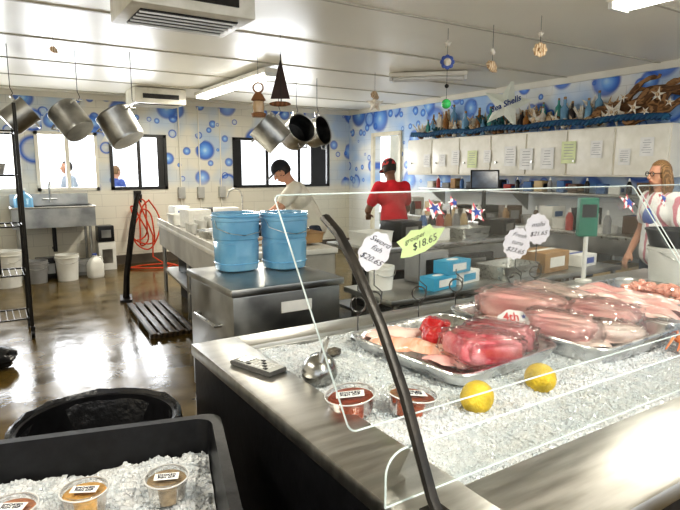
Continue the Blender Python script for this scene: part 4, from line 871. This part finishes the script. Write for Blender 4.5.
def person(loc,rz,hscale,lean,arms,label,shirt,pants,hair,cap=None,longhair=False,glasses=False,headtilt=0,skin=SKIN):
    t=thing('person',label,'person',loc,(0,0,rz)); S=hscale
    piv=Vector((0,0,.95))
    RL=Matrix.Rotation(-lean,3,'X')
    def U(p): return ((RL@(Vector(p)-piv))+piv)*S
    def D(p): return Vector(p)*S
    hc=Vector((0,.035,1.64)); HR=Matrix.Rotation(-headtilt,3,'X'); FR=Matrix.Rotation(-lean-headtilt,3,'X'); FI=FR.transposed()
    def Hd(p): return U(hc+HR@Vector(p))
    A=[]
    for s in (-1,1):
        sh_=U((s*.175,0,1.42)); e=Vector(arms[0]);e.x*=s; w=Vector(arms[1]); w.x*=s
        A.append((sh_,e*S,w*S))
    b=BM()
    cap_(b,U((0,0,.95)),U((0,0,1.12)),.13,.12); cap_(b,U((-.06,0,1.3)),U((.06,0,1.3)),.115,.115); cap_(b,U((0,0,1.12)),U((0,0,1.36)),.12,.11)
    cap_(b,U((-.13,0,1.41)),U((.13,0,1.41)),.06,.06); cap_(b,U((0,0,1.42)),Hd((0,-.01,-.06)),.06,.052)
    mh=Hd((0,0,.01)); E=FR.to_euler()
    sph(b,mh,(.074*S,.094*S,.112*S),E,20); sph(b,Hd((0,.025,-.055)),(.052*S,.06*S,.055*S),E,14)
    cap_(b,Hd((0,.092,.015)),Hd((0,.112,-.022)),.009,.014,8)
    cap_(b,Hd((-.02,.088,-.052)),Hd((.02,.088,-.052)),.008,.008,8)
    for s in (-1,1): sph(b,Hd((s*.077,0,0)),(.012*S,.02*S,.032*S),E,10)
    for s in (-1,1):
        cap_(b,D((s*.09,0,.92)),D((s*.1,.02,.5)),.085,.055); cap_(b,D((s*.1,.02,.5)),D((s*.1,-.01,.09)),.055,.04); cap_(b,D((s*.1,-.03,.045)),D((s*.11,.14,.035)),.042,.035)
    for s,(a,e,w) in zip((-1,1),A):
        cap_(b,a,e,.052,.042); cap_(b,e,w,.042,.028)
        d=(w-e).normalized(); up=Vector((0,0,1)); side=d.cross(up); side=side.normalized() if side.length>.1 else Vector((1,0,0)); nrm=side.cross(d).normalized()
        pc=w+d*.05; cap_(b,w+d*.01,w+d*.075,.026,.024)
        cap_(b,pc+side*.024,pc-side*.024+d*.02,.017,.017,8)
        for k2,(off,ln) in enumerate(((-.03,.065),(-.01,.075),(.01,.07),(.03,.055))):
            p=w+d*.085+side*off; q=p+d*ln*.55-nrm*.008; r_=q+d*ln*.4-nrm*.028; cap_(b,p,q,.0095,.009,8); cap_(b,q,r_,.009,.008,8)
        th0=w+d*.02+side*(-s)*.03; th1=th0+d*.035+side*(-s)*.028-nrm*.01; cap_(b,th0,th1,.012,.0105,8); cap_(b,th1,th1+d*.028-nrm*.01,.0105,.009,8)
    remeshed('body',b,skin,t,.009,3)
    b=BM()
    cap_(b,U((-.03,0,.93)),U((-.02,.0,1.12)),.15,.14); cap_(b,U((.03,0,.93)),U((.02,.0,1.12)),.15,.14); cap_(b,U((-.07,0,1.3)),U((.07,0,1.3)),.135,.135); cap_(b,U((0,0,1.12)),U((0,0,1.36)),.15,.13)
    cap_(b,U((-.14,0,1.405)),U((.14,0,1.405)),.078,.078); cap_(b,U((0,0,1.41)),U((0,0.005,1.465)),.078,.066)
    for a,e,w in A: cap_(b,a,a+(e-a)*.62,.074,.068)
    remeshed('shirt',b,shirt,t,.012,5)
    b=BM()
    cap_(b,D((-.05,0,.93)),D((.05,0,.93)),.132,.132)
    for s in (-1,1): cap_(b,D((s*.09,0,.9)),D((s*.1,.02,.5)),.105,.078); cap_(b,D((s*.1,.02,.5)),D((s*.1,-.01,.12)),.078,.07)
    remeshed('trousers',b,pants,t,.015,4)
    for s in (-1,1):
        b=BM(); cap_(b,D((s*.1,-.035,.05)),D((s*.11,.15,.045)),.052,.046)
        for v in b.verts: v.co.z=max(v.co.z,.0)
        part(t,'shoe',b,BLACK)
    for s in (-1,1):
        b=BM(); sph(b,Hd((s*.03,.084,.018)),(.013*S,.008*S,.007*S),n=10); part(t,'eye',b,mat('eye_white',(.8,.8,.8),rough=.2))
        b=BM(); sph(b,Hd((s*.03,.0915,.018)),(.005*S,.003*S,.005*S),n=8); part(t,'pupil',b,BLACK)
    b=BM(); sph(b,Hd((0,.093,-.052)),(.022*S,.007*S,.005*S),n=10); part(t,'mouth',b,mat('lips',(.45,.13,.11)))
    b=BM()
    hs_=sph(b,mh+(FR@Vector((0,-.012,.014)))*S,(.083*S,.1*S,.116*S),E,20)
    cut=[v for v in hs_ if ((FI@(v.co-mh)).y>.045 and (FI@(v.co-mh)).z<.07) or (FI@(v.co-mh)).z<-.06]
    bmesh.ops.delete(b,geom=cut,context='VERTS')
    if longhair:
        for i in range(26):
            a=math.radians(165+210*i/25)
            x=.082*math.cos(a);y=.095*math.sin(a)
            tube(b,[Hd((x*.9,y*.9,.06)),Hd((x*1.08,y*1.08,-.02)),Hd((x*1.12,y*1.12-.01,-.1)),Hd((x*1.05,y*1.02,-.17+R.uniform(-.03,.02)))],[.012,.014,.013,.006],6)
    part(t,'hair',b,hair)
    if cap:
        b=BM(); cs=sph(b,mh+(FR@Vector((0,-.005,.03)))*S,(.09*S,.108*S,.105*S),E,22)
        cut=[v for v in cs if (FI@(v.co-mh)).z<.02]; bmesh.ops.delete(b,geom=cut,context='VERTS')
        part(t,'cap_crown',b,cap)
        b=BM(); vs=sph(b,(0,0,0),(.075*S,.085*S,.007*S),n=16)
        for v in vs: v.co.z-=abs(v.co.x)**2*2.5
        xf(b,b.verts[:],Matrix.Translation(Hd((0,.12,.04)))@(Matrix.Rotation(-lean-headtilt-.15,4,'X'))); part(t,'cap_visor',b,cap)
    if glasses:
        b=BM()
        for s in (-1,1): tube(b,[Hd((s*.033+.024*math.cos(a*math.pi/8),.1,.015+.02*math.sin(a*math.pi/8))) for a in range(16)],.0032,5,True); tube(b,[Hd((s*.056,.098,.02)),Hd((s*.085,.02,.02))],.003,5)
        tube(b,[Hd((-.01,.1,.02)),Hd((.01,.1,.02))],.002,5); part(t,'glasses',b,BLACKM)
    return t
JEAN=mat('dark_trousers',(.04,.05,.09),(.02,.03,.05),rough=.8,scale=20)
HAIRD=mat('dark_hair',(.03,.02,.015),(.015,.01,.008),rough=.5,scale=40)
HAIRB=mat('blond_brown_hair',(.32,.19,.09),(.17,.1,.045),rough=.45,scale=30,tex='wave')
CAPB=mat('black_cap',(.02,.02,.025),rough=.7); CAPR=mat('patterned_red_cap',(.5,.05,.05),(.03,.02,.03),scale=22,rough=.7,fac=(.48,.52))
person((3.24,5.66,0),math.radians(66),1.02,.48,((.24,.40,1.14),(.2,.60,1.0)),'person in pale T-shirt and black cap leaning over prep table',mat('pale_tshirt',(.82,.78,.68),(.7,.66,.56),rough=.8,scale=5),JEAN,HAIRD,CAPB,headtilt=.15)
person((4.20,5.36,0),math.radians(-12),.99,.2,((.27,.2,1.12),(.17,.42,1.05)),'person in red T-shirt and patterned cap seen from behind',mat('red_tshirt',(.75,.03,.05),(.55,.02,.03),rough=.8,scale=5),JEAN,HAIRD,CAPR,headtilt=.15,skin=mat('dark_skin',(.25,.13,.08),(.2,.1,.06),rough=.5))
FLAG=mat('flag_print_tshirt',(.88,.87,.85),(.62,.25,.3),rough=.8,tex='wave',scale=3.2,stretch=(.8,.3,1),fac=(.1,.16))
wmn=person((5.02,2.62,0),math.radians(66),.95,.04,((.26,.0,1.12),(.25,.12,.9)),'person in white flag-print T-shirt with long hair and glasses',FLAG,JEAN,HAIRB,None,True,True)
b=BM(); vs=sph(b,(0.0,.085,1.2),(.11,.075,.12),n=20); bmesh.ops.delete(b,geom=[v for v in vs if v.co.y<.11],context='VERTS'); part(wmn,'printed_flag_patch',b,BLUEP)
GRY=mat('grey_shirt',(.35,.4,.45),rough=.8)
person((1.45,12.0,0),math.radians(100),1.0,.0,((.26,.05,1.12),(.22,.25,1.0)),'person standing outdoors seen through window',GRY,JEAN,HAIRD)
person((2.35,12.3,0),math.radians(-60),.95,.0,((.26,.05,1.12),(.22,.25,1.0)),'person in blue shirt waiting outdoors',BLUEP,JEAN,HAIRB)
# ---------------------------------------------------------------- light
w=bpy.data.worlds.new('world'); sc.world=w; w.use_nodes=True; nt=w.node_tree; bg=nt.nodes['Background']
bg.inputs[0].default_value=(.92,.96,1,1); bg.inputs[1].default_value=1.6
for x,wd in ((-.3,1.5),(1.2,.9),(2.3,.9),(5.0,2.0)):
    l=bpy.data.lights.new('window_daylight','AREA'); l.shape='RECTANGLE'; l.size=wd; l.size_y=.9; l.energy=38*wd; l.color=(.94,.97,1)
    o=bpy.data.objects.new('window_daylight',l); C.objects.link(o); o.location=(x,YB+.25,1.75); o.rotation_euler=(math.radians(-80),0,0)
cam=bpy.data.cameras.new('camera'); cam.sensor_width=36; cam.lens=560/680*36; cam.clip_start=.05
co=bpy.data.objects.new('camera',cam); C.objects.link(co); co.location=(0,0,1.6); co.rotation_euler=(math.radians(90-8.63),0,-math.atan2(.537,.843)); sc.camera=co
sc.view_settings.view_transform='Standard'; sc.view_settings.exposure=0.1
try: sc.view_settings.look='Medium High Contrast'
except Exception as e: print('look',e)
